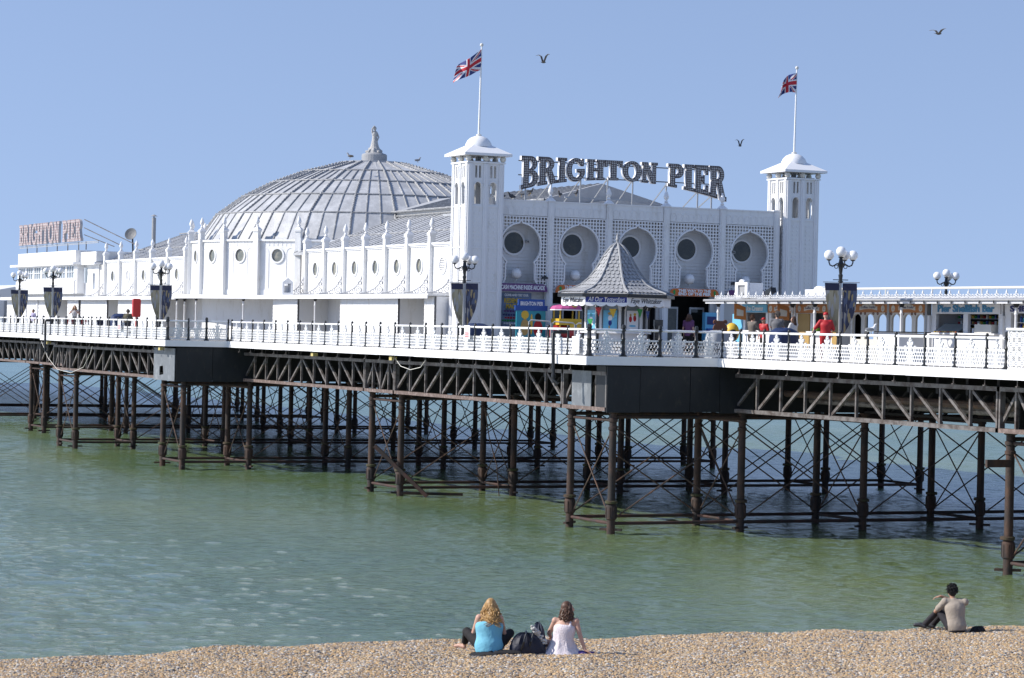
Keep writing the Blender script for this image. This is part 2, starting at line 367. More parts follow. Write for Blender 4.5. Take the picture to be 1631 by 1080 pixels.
# ------------------------------------------------------------------ pier deck
DZ = 6.5
CX = 59.3
def mir(x): return 2*CX - x
EDGE = [(47.5, 30.0), (47.5, 84.4), (42.0, 84.4), (42.0, 125.2), (38.7, 125.2), (38.7, 149.9), (42.0, 149.9), (42.0, 300.0)]
WEST = [(68.9, 30.0), (68.9, 84.4), (70.9, 84.4), (70.9, 125.2), (72.5, 125.2), (72.5, 149.9), (70.9, 149.9), (70.9, 300.0)]
def deck():
    poly = EDGE + WEST[::-1]
    m = MB(); m.poly(poly, [], lambda u, v, w: (u, v, w), 6.22, DZ)
    d = struct('pier_deck', m, DECKM)
    # white fascia boards on the visible edges, one child per board
    def run(a, b, step, out):
        a = Vector((*a, 0)); b = Vector((*b, 0)); L = (b-a).length; n = max(1, round(L/step)); dv = (b-a)/L; o = Vector((*out, 0))
        for i in range(n):
            p = a + dv*(L*i/n + .004); q = a + dv*(L*(i+1)/n - .004); z0 = 6.2 + rnd.uniform(-.008, .008); k = .05 + rnd.uniform(0, .008)
            vs = [p, q, q + o*k, p + o*k]
            mm = MB(); mm.add([(v.x, v.y, z0) for v in vs] + [(v.x, v.y, 6.515) for v in vs], [(0,1,2,3),(7,6,5,4),(0,4,5,1),(1,5,6,2),(2,6,7,3),(3,7,4,0)])
            part('fascia_board', mm, WHITE2, d)
    e = EDGE
    run((47.5, 30), e[1], 4.1, (-1, 0)); run((47.5, 84.4), (42.0, 84.4), 5.5, (0, -1)); run((42.0, 84.35), (42.0, 125.2), 4.1, (-1, 0))
    run((42.0, 125.2), (38.7, 125.2), 3.3, (0, -1)); run((38.7, 125.15), (38.7, 149.9), 4.1, (-1, 0)); run((42.0, 149.9), (42.0, 230), 6, (-1, 0))
    # hold-down bolts under the fascia
    bolt = MB(); bolt.tube((0,0,-.2), (0,0,.02), .018, n=6); bolt.box(-.05,.05,-.05,.05,-.22,-.19); bm_ = bolt.mesh('hanger_bolt', TRUSS)
    for x, y0, y1 in ((47.62, 31.5, 84), (42.12, 86, 125), (38.82, 126, 149)):
        y = y0
        while y < y1: inst('hanger_bolt', bm_, d, (x, y, 6.2)); y += 1.72
    # cross joists below the planks
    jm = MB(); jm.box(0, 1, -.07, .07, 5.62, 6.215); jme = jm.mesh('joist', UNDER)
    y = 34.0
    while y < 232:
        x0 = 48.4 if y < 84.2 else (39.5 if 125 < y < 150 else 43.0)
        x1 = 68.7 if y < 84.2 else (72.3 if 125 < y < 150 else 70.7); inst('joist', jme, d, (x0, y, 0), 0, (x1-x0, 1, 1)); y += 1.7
deck()

# ------------------------------------------------------------------ pile trestles
COLS = {'l': 39.8, 'm': 43.3, 'n': 48.77, 'p': 54.17, 'q': 59.6, 'r': 65.05, 's': 70.4}
PITCH_Y = 20.41; PAIR = 3.42; Y0 = 64.325
def bent_y(i): return Y0 + PITCH_Y*i
def bent_cols(i): return 'npqr' if i <= 0 else ('lmnpqrs' if i in (3, 4) else 'mnpqrs')
pm = MB(); pm.lathe((0,0,0), [(.155,-1.2),(.155,.5),(.205,.55),(.205,1.02),(.18,1.06),(.145,1.1),(.14,3.8),(.175,3.82),(.175,3.92),(.14,3.94),(.14,4.1),(.18,4.12),(.18,4.22),(.14,4.24),(.14,4.42),(.22,4.46),(.22,4.5)], 14)
for k in range(8):
    a = k*math.pi/4; pm.beam((.205*math.cos(a), .205*math.sin(a), .58), (.205*math.cos(a), .205*math.sin(a), .98), .04, .03, (math.cos(a), math.sin(a), 0))
pm.box(-.42, .42, -.06, .06, .12, .2)
PILE = pm.mesh('pile', PILEM, smooth=True)
pm2 = MB(); pm2.lathe((0,0,0), [(.21,.0),(.235,.02),(.235,.10),(.21,.12)], 12); RUSTC = pm2.mesh('collar', SLEEVE, smooth=True)
BENTL = {-1: 'rusty pile trestle standing closest to the beach, past the pierced screen', 0: 'rust brown pile trestle below the pierced screen at the long grey girder end', 1: 'rusty pile trestle standing below the black panelled corner of the deck',
         2: 'dark pile trestle with a slanting broken timber, below the deck beside the lamp post', 3: 'pile trestle standing below the black box with a square hole',
         4: 'pile trestle below the deck under the photographing woman', 5: 'pile trestle behind the hanging yellow cable', 6: 'far pile trestle in the shade below the white end building', 7: 'last dark pile trestle under the seaward deck'}
def bent(i):
    ya = bent_y(i); yb = ya + PAIR; cs = [COLS[c] for c in bent_cols(i)]
    t = thing('pile_trestle', BENTL[i], 'trestle', (cs[0], ya, 0), 'pile trestles carrying the pier')
    near = i <= 4
    for k, x in enumerate(cs):
        for y in (ya, yb):
            p = inst('pile', PILE, t, (x + rnd.uniform(-.03,.03), y, 0), rnd.uniform(0, 6))
            if near: inst('collar', RUSTC, p, (x, y, 1.1))
        def rod(a, b, r=.028, m=ROD, n=6, nm='brace'):
            q = MB(); q.tube(a, b, r, n=n); part(nm, q, m, t)
        rod((x, ya, .45), (x, yb, 4.0)); rod((x+.05, yb, .45), (x+.05, ya, 4.0))
        rod((x, ya, .38), (x, yb, .38), .06, STRUT, 8, 'strut'); rod((x, ya, 4.17), (x, yb, 4.17), .06, STRUT, 8, 'strut')
        if k < len(cs)-1:
            x2 = cs[k+1]
            for y in (ya, yb):
                if x2 - x > 4:
                    rod((x, y-.03, .5), (x2, y-.03, 3.95)); rod((x, y+.03, 3.95), (x2, y+.03, .5))
                rod((x, y, .38), (x2, y, .38), .065, STRUT, 8, 'strut'); rod((x, y, 4.3), (x2, y, 4.3), .07, PILEM, 8, 'strut')
    return t
BENTS = {i: bent(i) for i in range(-1, 8)}
# loose timber and hanging bits
q = MB(); q.beam((42.2, 105.5, 2.2), (44.2, 104.2, .05), .16, .16); part('broken_timber', q, STRUT, BENTS[2])
q = MB(); q.beam((43.3, 105.0, .15), (45.9, 104.2, .12), .12, .12); part('broken_timber', q, PILEM, BENTS[2])
q = MB(); q.path([(47.0,104.5,3.9),(47.3,104.6,2.6),(47.6,104.4,1.4),(47.7,104.3,.05)], .025, 6); part('bent_rod', q, ROD, BENTS[2])
q = MB(); q.box(47.7, 48.6, 67.5, 67.62, 3.42, 3.66); part('cross_plate', q, PILEM, BENTS[0])

# ------------------------------------------------------------------ lattice girders along the deck edge
TZ0, TZ1 = 4.5, 5.95
def girder(x, ya, yb, n, label, dirs=None, group='lattice girders along the deck edge', chord=TRUSSR):
    t = thing('lattice_girder', label, 'girder', (x, ya, TZ0), group)
    def bm_(nm, a, b, w_, h_, m=TRUSS):
        q = MB(); q.beam(a, b, w_, h_); return part(nm, q, m, t)
    bm_('bottom_chord', (x, ya, TZ0+.07), (x, yb, TZ0+.07), .30, .14, chord); bm_('top_chord', (x, ya, TZ1-.07), (x, yb, TZ1-.07), .26, .14)
    d = (yb-ya)/n
    for k in range(n+1):
        y = ya + d*k; bm_('upright', (x-.02, y, TZ0+.14), (x-.02, y, TZ1-.14), .10 if 0 < k < n else .2, .08, TRUSS)
    for k in range(n):
        y = ya + d*k
        up = (k >= n/2) if dirs is None else dirs[k]
        a, b = ((TZ1-.14), (TZ0+.14)) if not up else ((TZ0+.14), (TZ1-.14))
        # seen from the beach diagonals rise towards mid span
        bm_('diagonal', (x+.03, y, b if False else (TZ0+.14 if not up else TZ1-.14)), (x+.03, y+d, TZ1-.14 if not up else TZ0+.14), .09, .10)
    return t
for i, (x, lab) in {-1: (48.4, 'grey lattice girder running shoreward past the pierced screen'), 0: (48.4, 'long grey lattice girder under the stalls and red shirted man'), 1: (43.0, 'grey lattice girder between the kiosk corner and the lamp post trestle'),
                    2: (43.0, 'grey lattice girder below the recessed doors and domed drum'), 3: (39.5, 'dark lattice girder under the lifebuoy box'), 4: (43.0, 'short far lattice girder behind the hanging cable'), 5: (43.0, 'far lattice girder below the white end building')}.items():
    girder(x, bent_y(i)+PAIR, bent_y(i+1), 10, lab, chord=TRUSS if i <= 0 else TRUSSR)
for i, (x, lab) in {1: (43.0, 'short cross braced girder above the trestle at the kiosk corner'), 2: (43.0, 'short cross braced girder above the broken timber trestle'), 4: (39.5, 'short girder with open grey plate beside the cable'), 0: (48.4, 'short rusty girder above the rust brown trestle by the pierced screen'), 5: (43.0, 'short far girder above the farthest visible trestle')}.items():
    girder(x, bent_y(i)-.15, bent_y(i)+PAIR+.15, 4, lab, dirs=[False, True, False, True])
# inner girders in the dark below the deck share one mesh
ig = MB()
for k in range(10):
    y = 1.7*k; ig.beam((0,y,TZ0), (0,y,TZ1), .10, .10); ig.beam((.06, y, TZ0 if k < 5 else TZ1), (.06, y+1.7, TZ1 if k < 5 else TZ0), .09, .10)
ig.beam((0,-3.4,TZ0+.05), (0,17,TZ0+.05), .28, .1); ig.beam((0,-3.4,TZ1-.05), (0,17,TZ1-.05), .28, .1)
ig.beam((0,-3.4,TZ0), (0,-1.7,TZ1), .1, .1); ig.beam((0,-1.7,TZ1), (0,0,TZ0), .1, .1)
IG = ig.mesh('inner_girder', UNDER)  # black stands in for the shade inside the pier
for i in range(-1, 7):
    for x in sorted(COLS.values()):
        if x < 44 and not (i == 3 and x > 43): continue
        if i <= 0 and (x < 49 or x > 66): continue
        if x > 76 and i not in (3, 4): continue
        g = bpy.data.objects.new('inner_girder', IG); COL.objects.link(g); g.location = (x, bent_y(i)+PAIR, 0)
        tag(g, 'inner girder coloured black for the shade below the deck planks', 'girder', 'inner girders below the deck')
# cross girders over the trestles
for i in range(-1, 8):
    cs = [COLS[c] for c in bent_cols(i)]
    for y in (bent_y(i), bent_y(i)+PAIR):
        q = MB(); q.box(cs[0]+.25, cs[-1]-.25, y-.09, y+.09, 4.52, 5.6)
        solo('cross_girder', q, UNDER, 'cross girder coloured black for shade, spanning a pile trestle below the deck', 'girder', (cs[0]+.25, y, 4.52), 'cross girders over the trestles')  # shade under the deck painted in as black
# service pipes
for k, (x, z, m_) in enumerate(((50.2, 5.25, ROD), (51.3, 5.0, TRUSS))):
    q = MB(); q.tube((x, 62, z), (x, 84, z), .13, n=8); solo('service_pipe', q, m_, ['rust brown service pipe slung below the stalls deck', 'grey service pipe slung lower below the stalls deck'][k], 'pipe', (x, 62, z))
# sheet cladding at the two deck corners
t = thing('corner_cladding', 'black sheeted box under the deck corner below the kiosk', 'cladding', (42.9, 84.5, 4.5))
q = MB(); q.box(42.86, 42.9, 85.75, 87.35, 4.5, 5.95); part('grey_sheet', q, PANELG, t)
for k, (a, b) in enumerate(((42.9, 44.25), (44.27, 46.35), (46.37, 47.6), (47.62, 49.1))):
    q = MB(); q.box(a, b, 84.50 + .012*(k % 2), 84.55 + .012*(k % 2), 4.46 + .02*(k % 3), 6.15); part('black_sheet', q, PANELK, t)
q = MB(); q.box(42.9, 42.94, 84.6, 85.4, 4.5, 6.15); part('black_sheet', q, PANELK, t)
t = thing('corner_cladding', 'black sheeted box with a grey end and square hole under the deck corner', 'cladding', (39.3, 125.3, 4.5))
q = MB(); q.poly([(125.35, 4.45), (128.9, 4.45), (128.9, 6.1), (125.35, 6.1)], [[(127.2, 4.75), (127.9, 4.7), (127.9, 5.15), (127.3, 5.2)]], lambda u, v, w: (w, u, v), 39.22, 39.26); part('grey_sheet', q, PANELG, t)
for k, (a, b) in enumerate(((39.3, 41.2), (41.22, 43.5))):
    q = MB(); q.box(a, b, 125.3, 125.35, 4.43 + .02*k, 6.15); part('black_sheet', q, PANELK, t)
# hanging cable, floodlights, soil pipes
def cable(label, pts, m=CREAMG, r=.014):
    q = MB(); q.path(pts, r, 6); solo('hanging_cable', q, m, label, 'cable', pts[0])
cable('pale hanging cable looped below the deck by the floodlight', [(38.9,150.5,6.1),(38.9,149.0,5.2),(38.9,146.8,4.55),(38.9,143.8,4.42),(38.9,141.2,4.8),(38.9,139.8,5.6),(38.9,139.5,6.0)])
cable('thin cable loop below the deck between the two lamp posts', [(42.2,103.4,6.1),(42.2,102.7,5.75),(42.2,101.6,5.62),(42.2,100.5,5.75),(42.2,100.0,6.05)])
for k, (x, y, lab) in enumerate(((42.2,103.6,'yellow floodlight under the deck edge at the thin cable loop'),(42.2,113.3,'yellow floodlight under the deck below the recessed porch'),(38.9,126.6,'yellow floodlight under the deck beside the square hole'),(38.9,148.9,'yellow floodlight under the deck at the hanging cable'))):
    t = thing('floodlight', lab, 'floodlight', (x, y, 6.2), 'floodlights under the deck edge')
    q = MB(); q.box(x-.12, x+.12, y-.15, y+.15, 5.98, 6.14); part('housing', q, mat('floodlight_yellow', (.55,.45,.16), .5, .1) if k == 0 else bpy.data.materials['floodlight_yellow'], t)
    q = MB(); q.tube((x, y, 6.13), (x, y, 6.25), .02, n=6); part('stem', q, BLACK, t)
def soil_pipe(x, y, lab, dz):
    q = MB(); q.path([(x+.5,y+.15,7.38),(x-.14,y,7.36),(x-.2,y-.02,7.3),(x-.2,y-.12,5.6+dz),(x-.05,y-.25,5.45+dz)], [.07]*5, 10); q.lathe((x-.2, y-.13, 5.65+dz), [(.07,0),(.09,.02),(.09,.14),(.07,.16)], 10)
    solo('drain_pipe', q, BLACK, lab, 'pipe', (x-.2, y, 5.45+dz), smooth=True)
soil_pipe(42.0, 86.9, 'black bent drain pipe over the railing beside the kiosk', 0)
soil_pipe(38.7, 148.2, 'black bent drain pipe over the railing below the end building', 0)
# ------------------------------------------------------------------ pavilion building
FY = 114.0                      # plane of the entrance front
WX = 50.6                       # plane of the side wings
def clap(m, x0, x1, z0, z1, fn, pitch=.13, d=.018):
    """overlapping weatherboards as real saw-tooth relief; fn(u, z, out)"""
    n = max(1, round((z1-z0)/pitch)); vs = []; fs = []
    for i in range(n):
        a = z0 + (z1-z0)*i/n; b = z0 + (z1-z0)*(i+1)/n
        o = len(vs); vs += [fn(x0,a,d), fn(x1,a,d), fn(x1,b,0), fn(x0,b,0)]; fs.append((o,o+1,o+2,o+3))
        vs += [fn(x0,a,0), fn(x1,a,0)]; fs.append((o+4,o+5,o+1,o))
    o = len(vs); vs += [fn(x0,z0,-.1), fn(x1,z0,-.1), fn(x1,z1,-.1), fn(x0,z1,-.1)]; fs.append((o+3,o+2,o+1,o))
    m.add(vs, fs); return m
PAV = thing('pier_pavilion', 'long white pavilion with keyhole lattice front, round windows and grey dome', 'building', (CX, 130, DZ))
# ---- finial shared by all pillars
fm = MB(); fm.box(-.2,.2,-.2,.2,0,.05); fm.add([(-.2,-.2,.05),(.2,-.2,.05),(.2,.2,.05),(-.2,.2,.05),(-.06,-.06,.22),(.06,-.06,.22),(.06,.06,.22),(-.06,.06,.22)], [(0,1,5,4),(1,2,6,5),(2,3,7,6),(3,0,4,7),(4,5,6,7)])
fm.lathe((0,0,.22), [(.05,0),(.11,.04),(.06,.09),(.055,.12),(.12,.22),(.135,.30),(.10,.42),(.05,.54),(.01,.62)], 12)
FIN = fm.mesh('finial', WHITE2, smooth=True)
# ---- front: keyhole outline for a bay centred on u = 0
def keyhole():
    pts = []
    c = 11.52; r = 1.06
    pts += [(-1.12, 9.32), (-1.10, 9.45)] + arc(-1.12, 9.97, .36, .40, -65, 0, 4)[1:-1] + [(-.76, 9.99), (-.76, 10.58)]
    a0 = math.degrees(math.atan2(10.72-c, -.70)); pts += arc(0, c, r, r, 360+a0-(0 if a0 < 0 else 360), 100, 14)
    pts += [(-.07, c+r+.02), (0, c+r+.14)]
    right = [(-x, z) for x, z in pts[:-1]][::-1]
    return pts + right
KEY = keyhole()
def in_key(u, z):
    n = len(KEY); ins = False; j = n-1
    for i in range(n):
        xi, zi = KEY[i]; xj, zj = KEY[j]
        if (zi > z) != (zj > z) and u < (xj-xi)*(z-zi)/(zj-zi) + xi: ins = not ins
        j = i
    return ins
BAYS = [52.98, 56.16, 59.36, 62.56, 65.76]; HB = 1.42
def lattice_mesh():
    m = MB(); p = .163; nx = int(2*HB/p); nz = int((12.93-9.32)/p); th = .055
    st = .02
    for k in range(nx+1):
        u = -HB + 2*HB*k/nx; run = None; z = 9.32
        while z <= 12.94:
            ok = z < 12.93 and not in_key(u, z)
            if ok and run is None: run = z
            if not ok and run is not None:
                if z-run > .03: m.box(u-th/2, u+th/2, -.02, .03, run, z)
                run = None
            z += st
    for k in range(nz+1):
        z = 9.32 + (12.93-9.32)*k/nz; run = None; u = -HB
        while u <= HB+.021:
            ok = u < HB and not in_key(u, z)
            if ok and run is None: run = u
            if not ok and run is not None:
                if u-run > .03: m.box(run, u, -.017, .027, z-th/2, z+th/2)
                run = None
            u += st
    return m.mesh('lattice_screen', WHITE2)
LAT = lattice_mesh()
rim = MB(); k = len(KEY)
inner = KEY; outer = []
for i in range(k):
    a = Vector((*KEY[max(i-1,0)], 0)); b = Vector((*KEY[min(i+1,k-1)], 0)); d = (b-a).normalized(); nrm = Vector((-d.y, d.x, 0))
    outer.append((KEY[i][0] + nrm.x*.07, KEY[i][1] + nrm.y*.07))
vs = []; fs = []
for i in range(k):
    for (pp, yy) in ((inner[i], -.06), (outer[i], -.06), (outer[i], .08), (inner[i], .08)): vs.append((pp[0], yy, pp[1]))
for i in range(k-1):
    for j in range(4): fs.append((i*4+j, i*4+(j+1) % 4, (i+1)*4+(j+1) % 4, (i+1)*4+j))
rim.add(vs, fs); RIM = rim.mesh('arch_rim', WHITE2)
pp = MB(); pp.box(-HB, HB, -.03, .12, 12.98, 13.70)
for s0 in (-1, 1):                          # two boards with blind arcading
    for kk in range(4):
        c0 = s0*(.2 + .34*kk) ; a = arc(c0, 13.30, .15, .15, 0, 180, 8); b = arc(c0, 13.30, .115, .115, 180, 0, 8)
        pp.poly([(c0+.15, 13.02)] + a + [(c0-.15, 13.02), (c0-.115, 13.02)] + b + [(c0+.115, 13.02)], [], lambda u, v, w: (u, w, v), -.045, -.03)
pp.box(-.008, .008, -.036, -.03, 12.98, 13.70); pp.box(-HB, HB, -.06, .14, 13.66, 13.73)
PARA = pp.mesh('parapet_panel', WHITE)
wf = MB(); wf.ring((0,0,0), (1,0,0), (0,0,1), .52, .62, (0,-.07,0), 32); WFR = wf.mesh('window_frame', WHITE2)
wp = MB(); wp.lathe((0,0,0), [(.53, -.01), (.53, .01)], 32); WPA = wp.mesh('pane', GLASSD)
for bi, bx in enumerate(BAYS):
    inst('lattice_screen', LAT, PAV, (bx, FY, 0)); inst('arch_rim', RIM, PAV, (bx, FY, 0)); inst('parapet_panel', PARA, PAV, (bx, FY, 0))
    m = MB(); clap(m, bx-1.58, bx+1.58, 9.3, 13.0, lambda u, z, o: (u, FY+.85-o, z), .165, .045); rw = part('recess_wall', m, WHITE, PAV); m = MB(); m.box(bx-1.6, bx-1.58, FY+.05, FY+.85, 9.3, 13.0); m.box(bx+1.58, bx+1.6, FY+.05, FY+.85, 9.3, 13.0); part('recess_cheek', m, WHITE, PAV)
    wo = inst('round_window', WFR, PAV, (bx, FY+.83, 11.66))
    po = inst('pane', WPA, wo, (bx, FY+.80, 11.66)); po.rotation_euler = (R(90), 0, 0)
for px_ in (51.5, 54.57, 57.76, 60.96, 64.16, 67.3):
    m = MB(); m.box(px_-.16, px_+.16, FY-.10, FY+.2, DZ, 13.73); m.box(px_-.09, px_+.09, FY-.13, FY-.09, DZ+.3, 13.6); m.box(px_-.19, px_+.19, FY-.13, FY+.22, 13.70, 13.78)
    pl = part('pilaster', m, WHITE, PAV)
    if 52 < px_ < 67: inst('finial', FIN, pl, (px_, FY+.05, 13.70))
# ground floor of the front: bay 1 boarded, bays 2-4 dark doorways with glazed doors, bay 5 boarded
for bi, bx in enumerate(BAYS):
    if bi in (0, 4):
        m = MB(); clap(m, bx-1.5, bx+1.5, DZ, 9.3, lambda u, z, o: (u, FY+.35-o, z), .14); part('boarded_wall', m, CREAM, PAV)
    else:
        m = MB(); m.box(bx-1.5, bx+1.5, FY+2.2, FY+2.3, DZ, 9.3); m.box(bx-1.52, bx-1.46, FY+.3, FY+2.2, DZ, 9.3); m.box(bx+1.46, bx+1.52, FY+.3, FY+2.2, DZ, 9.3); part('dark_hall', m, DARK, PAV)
        for s0 in (-1, 1):
            m = MB(); w0 = .42
            m.poly([(bx+s0*.75-w0, DZ), (bx+s0*.75+w0, DZ), (bx+s0*.75+w0, 8.75), (bx+s0*.75-w0, 8.75)], [[(bx+s0*.75-w0+.08, DZ+.12), (bx+s0*.75+w0-.08, DZ+.12), (bx+s0*.75+w0-.08, 8.65), (bx+s0*.75-w0+.08, 8.65)]], lambda u, v, w_: (u, w_, v), FY+.9, FY+.96)
            dr = part('door', m, GALV, PAV); m = MB(); m.box(bx+s0*.75-w0+.06, bx+s0*.75+w0-.06, FY+.92, FY+.935, DZ+.1, 8.68); part('door_glass', m, GLASSD, dr)
        m = MB(); clap(m, bx+1.15 if bi == 3 else bx+1.3, bx+1.5, DZ, 9.3, lambda u, z, o: (u, FY+.3-o, z), .14); part('boarded_wall', m, CREAM, PAV)
# hall roof behind the front
m = MB(); m.poly([(56.35, 14.0), (63.2, 14.0), (63.2, 14.08), (59.6, 15.0), (56.35, 14.08)], [], lambda u, v, w_: (u, w_, v), 118.5, 139.6)
part('hall_roof', m, ROOFG, PAV)
m = MB(); m.box(51.2, 67.5, FY+.1, 119.5, 13.02, 13.14); part('flat_roof', m, ROOFG, PAV)
m = MB(); m.box(57.65, 63.0, 118.7, 139.4, 13.1, 14.0); m.box(63.0, 68.5, 118.7, 139.4, 9.0, 12.4); part('hall_wall', m, CREAM, PAV)
m = MB(); m.box(57.0, 62.6, 116.6, 118.4, 13.1, 13.75); m.add([(57.0,116.6,13.75),(62.6,116.6,13.75),(62.6,118.4,13.75),(57.0,118.4,13.75),(59.8,118.4,14.1),(59.8,116.6,14.1)], [(0,5,4,3),(5,1,2,4),(0,1,5),(3,4,2)])
part('roof_dormer', m, ROOFG, PAV)
m = MB()
for k in range(22):
    y = 119 + k*.85
    m.beam((56.35,y,14.10), (59.6,y,15.02), .08, .06); m.beam((59.6,y,15.02), (63.2,y,14.10), .08, .06)
part('roof_rolls', m, LEADR, PAV)

# ---- side wings (facing the beach side), pillars every 3 m, round windows, scroll brackets on the canopy
def bracket_mesh():
    m = MB(); W, H = 1.35, 1.25
    cur = [(-W*(1-math.cos(R(a)))  , H*(1-math.sin(R(a)))) for a in range(0, 91, 9)]     # concave quarter
    cur = [(-(W*(1-math.cos(R(a)))), 0) for a in ()] or [(-W + W*math.sin(R(a)), H - H*math.cos(R(a))) for a in range(0, 91, 9)]
    band = [(x, z) for x, z in cur]; lower = [(x+.02, max(z-.09, 0)) for x, z in cur]
    for i in range(len(band)-1):
        a, b = band[i], band[i+1]
        m.beam((a[0], 0, a[1]+.04), (b[0], 0, b[1]+.04), .05, .07, (0,1,0))
    m.beam((-W,0,.03), (0,0,.03), .05, .05); m.beam((-.02,0,0), (-.02,0,H), .05, .05)
    for (cx, cz, r) in ((-.26,.26,.2), (-.26,.26,.1), (-.62,.15,.12), (-.16,.62,.11), (-.88,.08,.06)):
        m.ring((cx,-.02,cz), (1,0,0), (0,0,1), r-.035, r, (0,.04,0), 14)
    return m.mesh('scroll_bracket', mat('bracket_grey_white', (.52,.52,.53), .55, .06))
BRK = bracket_mesh()
wf2 = MB(); wf2.ring((0,0,0), (0,1,0), (0,0,1), .37, .46, (-.06,0,0), 28); WFR2 = wf2.mesh('window_frame', WHITE2)
wp2 = MB()
for dx in (-.01, .01): pass
wp2.add([(0, .38*math.cos(2*math.pi*j/28), .38*math.sin(2*math.pi*j/28)) for j in range(28)] + [(.02, .38*math.cos(2*math.pi*j/28), .38*math.sin(2*math.pi*j/28)) for j in range(28)], [tuple(range(28)), tuple(range(28,56))[::-1]])
WPA2 = wp2.mesh('pane', GLASSL)
lv = MB()
for k in range(-4, 5):
    h = math.sqrt(max(.37**2 - (k*.085)**2, 0)); lv.beam((-.03, -h, k*.085), (-.03, h, k*.085), .03, .05)
LOUV = lv.mesh('louvre', WHITE2)
PW = 0.17
def pillar(x, y, z0, z1, rz=0):
    m = MB(); m.box(-.16, .12, -PW, PW, z0, z1); m.box(-.20, .14, -PW-.05, -PW+.05, z0, z1-.45); m.box(-.2,.16,-PW-.03,PW+.03,z1-.08,z1)
    me = m.mesh('pillar', WHITE); pl = inst('pillar', me, PAV, (x, y, 0), rz)
    f = bpy.data.objects.new('finial', FIN); COL.objects.link(f); f.parent = pl; f.location = (0, 0, z1)
    return pl
def wing(ys, louvre_at=()):
    for k, y in enumerate(ys):
        pillar(WX, y, 9.1, 12.12)
        b = inst('scroll_bracket', BRK, PAV, (WX-.14, y, 9.1))
    for a, b in zip(ys[:-1], ys[1:]):
        c = (a+b)/2
        m = MB(); n = 22; u0, u1 = a+.12, b-.12          # boarded wall panel with vertical battens and mouldings
        hole = [(c+.4*math.cos(2*math.pi*j/24), 10.55+.4*math.sin(2*math.pi*j/24)) for j in range(24)]
        m.poly([(u0, 9.1), (u1, 9.1), (u1, 11.62), (u0, 11.62)], [hole], lambda u, v, w_: (w_, u, v), WX, WX+.08)
        for s0 in (-1, 1):
            e = c + s0*.95; a_ = arc(e, 10.75, .30, .30, 0, 180, 8); b_ = arc(e, 10.75, .27, .27, 180, 0, 8)
            m.poly([(e+.3, 9.2)] + a_ + [(e-.3, 9.2), (e-.27, 9.2)] + b_ + [(e+.27, 9.2)], [], lambda u, v, w_: (w_, u, v), WX-.02, WX-.001)
        for kk in range(9):
            yy = u0 + (u1-u0)*(kk+.5)/9; m.box(WX-.012, WX-.001, yy-.012, yy+.012, 11.05, 11.55)
        part('wing_wall', m, WHITE, PAV)
        m = MB(); m.box(WX-.12, WX+.16, u0+.06, u1-.06, 11.58, 11.68); m.box(WX-.06, WX+.1, u0+.06, u1-.06, 11.50, 11.58); part('cornice', m, WHITE2, PAV)
        wo = inst('round_window', WFR2, PAV, (WX-.002, c, 10.55))
        inst('pane', WPA2, wo, (WX+.03, c, 10.55))
        if c in louvre_at or any(abs(c-q) < .5 for q in louvre_at): inst('louvre', LOUV, wo, (WX+.02, c, 10.55))
R_YS = [116.4 + 3.0*k for k in range(8)]        # 116.4 .. 137.4
L_YS = [159.7 + 3.72*k for k in range(6)]       # 159.7 .. 178.3
wing(R_YS, louvre_at=(117.9,)); wing(L_YS, louvre_at=(172.7,))
# wing roofs: ribbed sheets rising behind the parapet
def wing_roof(y0, y1):
    m = MB(); m.add([(50.8,y0,11.55),(50.8,y1,11.55),(56.6,y1,13.75),(56.6,y0,13.75),(50.8,y0,11.4),(50.8,y1,11.4),(56.6,y1,11.4),(56.6,y0,11.4)], [(0,1,2,3),(0,4,5,1),(1,5,6,2),(3,2,6,7),(0,3,7,4)])
    r_ = part('wing_roof', m, ROOFG, PAV)
    y = y0+.2; k = 0
    rb = MB(); rb.beam((50.8,0,11.56), (56.6,0,13.76), .05, .035); RB = rb.mesh('roof_roll', LEADR)
    rb2 = MB(); rb2.beam((50.8,0,11.56), (56.6,0,13.76), .06, .045)
    for q in range(34): t_ = q/34; rb2.ball((50.8+5.8*t_, 0, 11.59+2.2*t_), .035, 6, 4)
    RB2 = rb2.mesh('roof_roll', LEADR)
    while y < y1: inst('roof_roll', RB2 if k % 3 == 0 else RB, r_, (0, y, 0)); y += .86; k += 1
    for (xx, zz) in ((53.4, 12.56), (56.5, 13.82)):
        rr = MB(); rr.tube((xx, y0, zz), (xx, y1, zz), .05, n=6); part('roof_roll', rr, LEADR, r_)
wing_roof(116.6, 140.2); wing_roof(158.0, 180.0)
m = MB(); m.box(56.55, 57.6, 118.6, 139.5, 13.2, 13.995); part('clerestory', m, mat('pale_lead', (.55,.55,.54), .6, .08), PAV)
m = MB(); m.tube((56.35, 118.5, 14.06), (56.35, 139.6, 14.06), .06, n=6); part('clerestory_coping', m, LEADR, PAV)

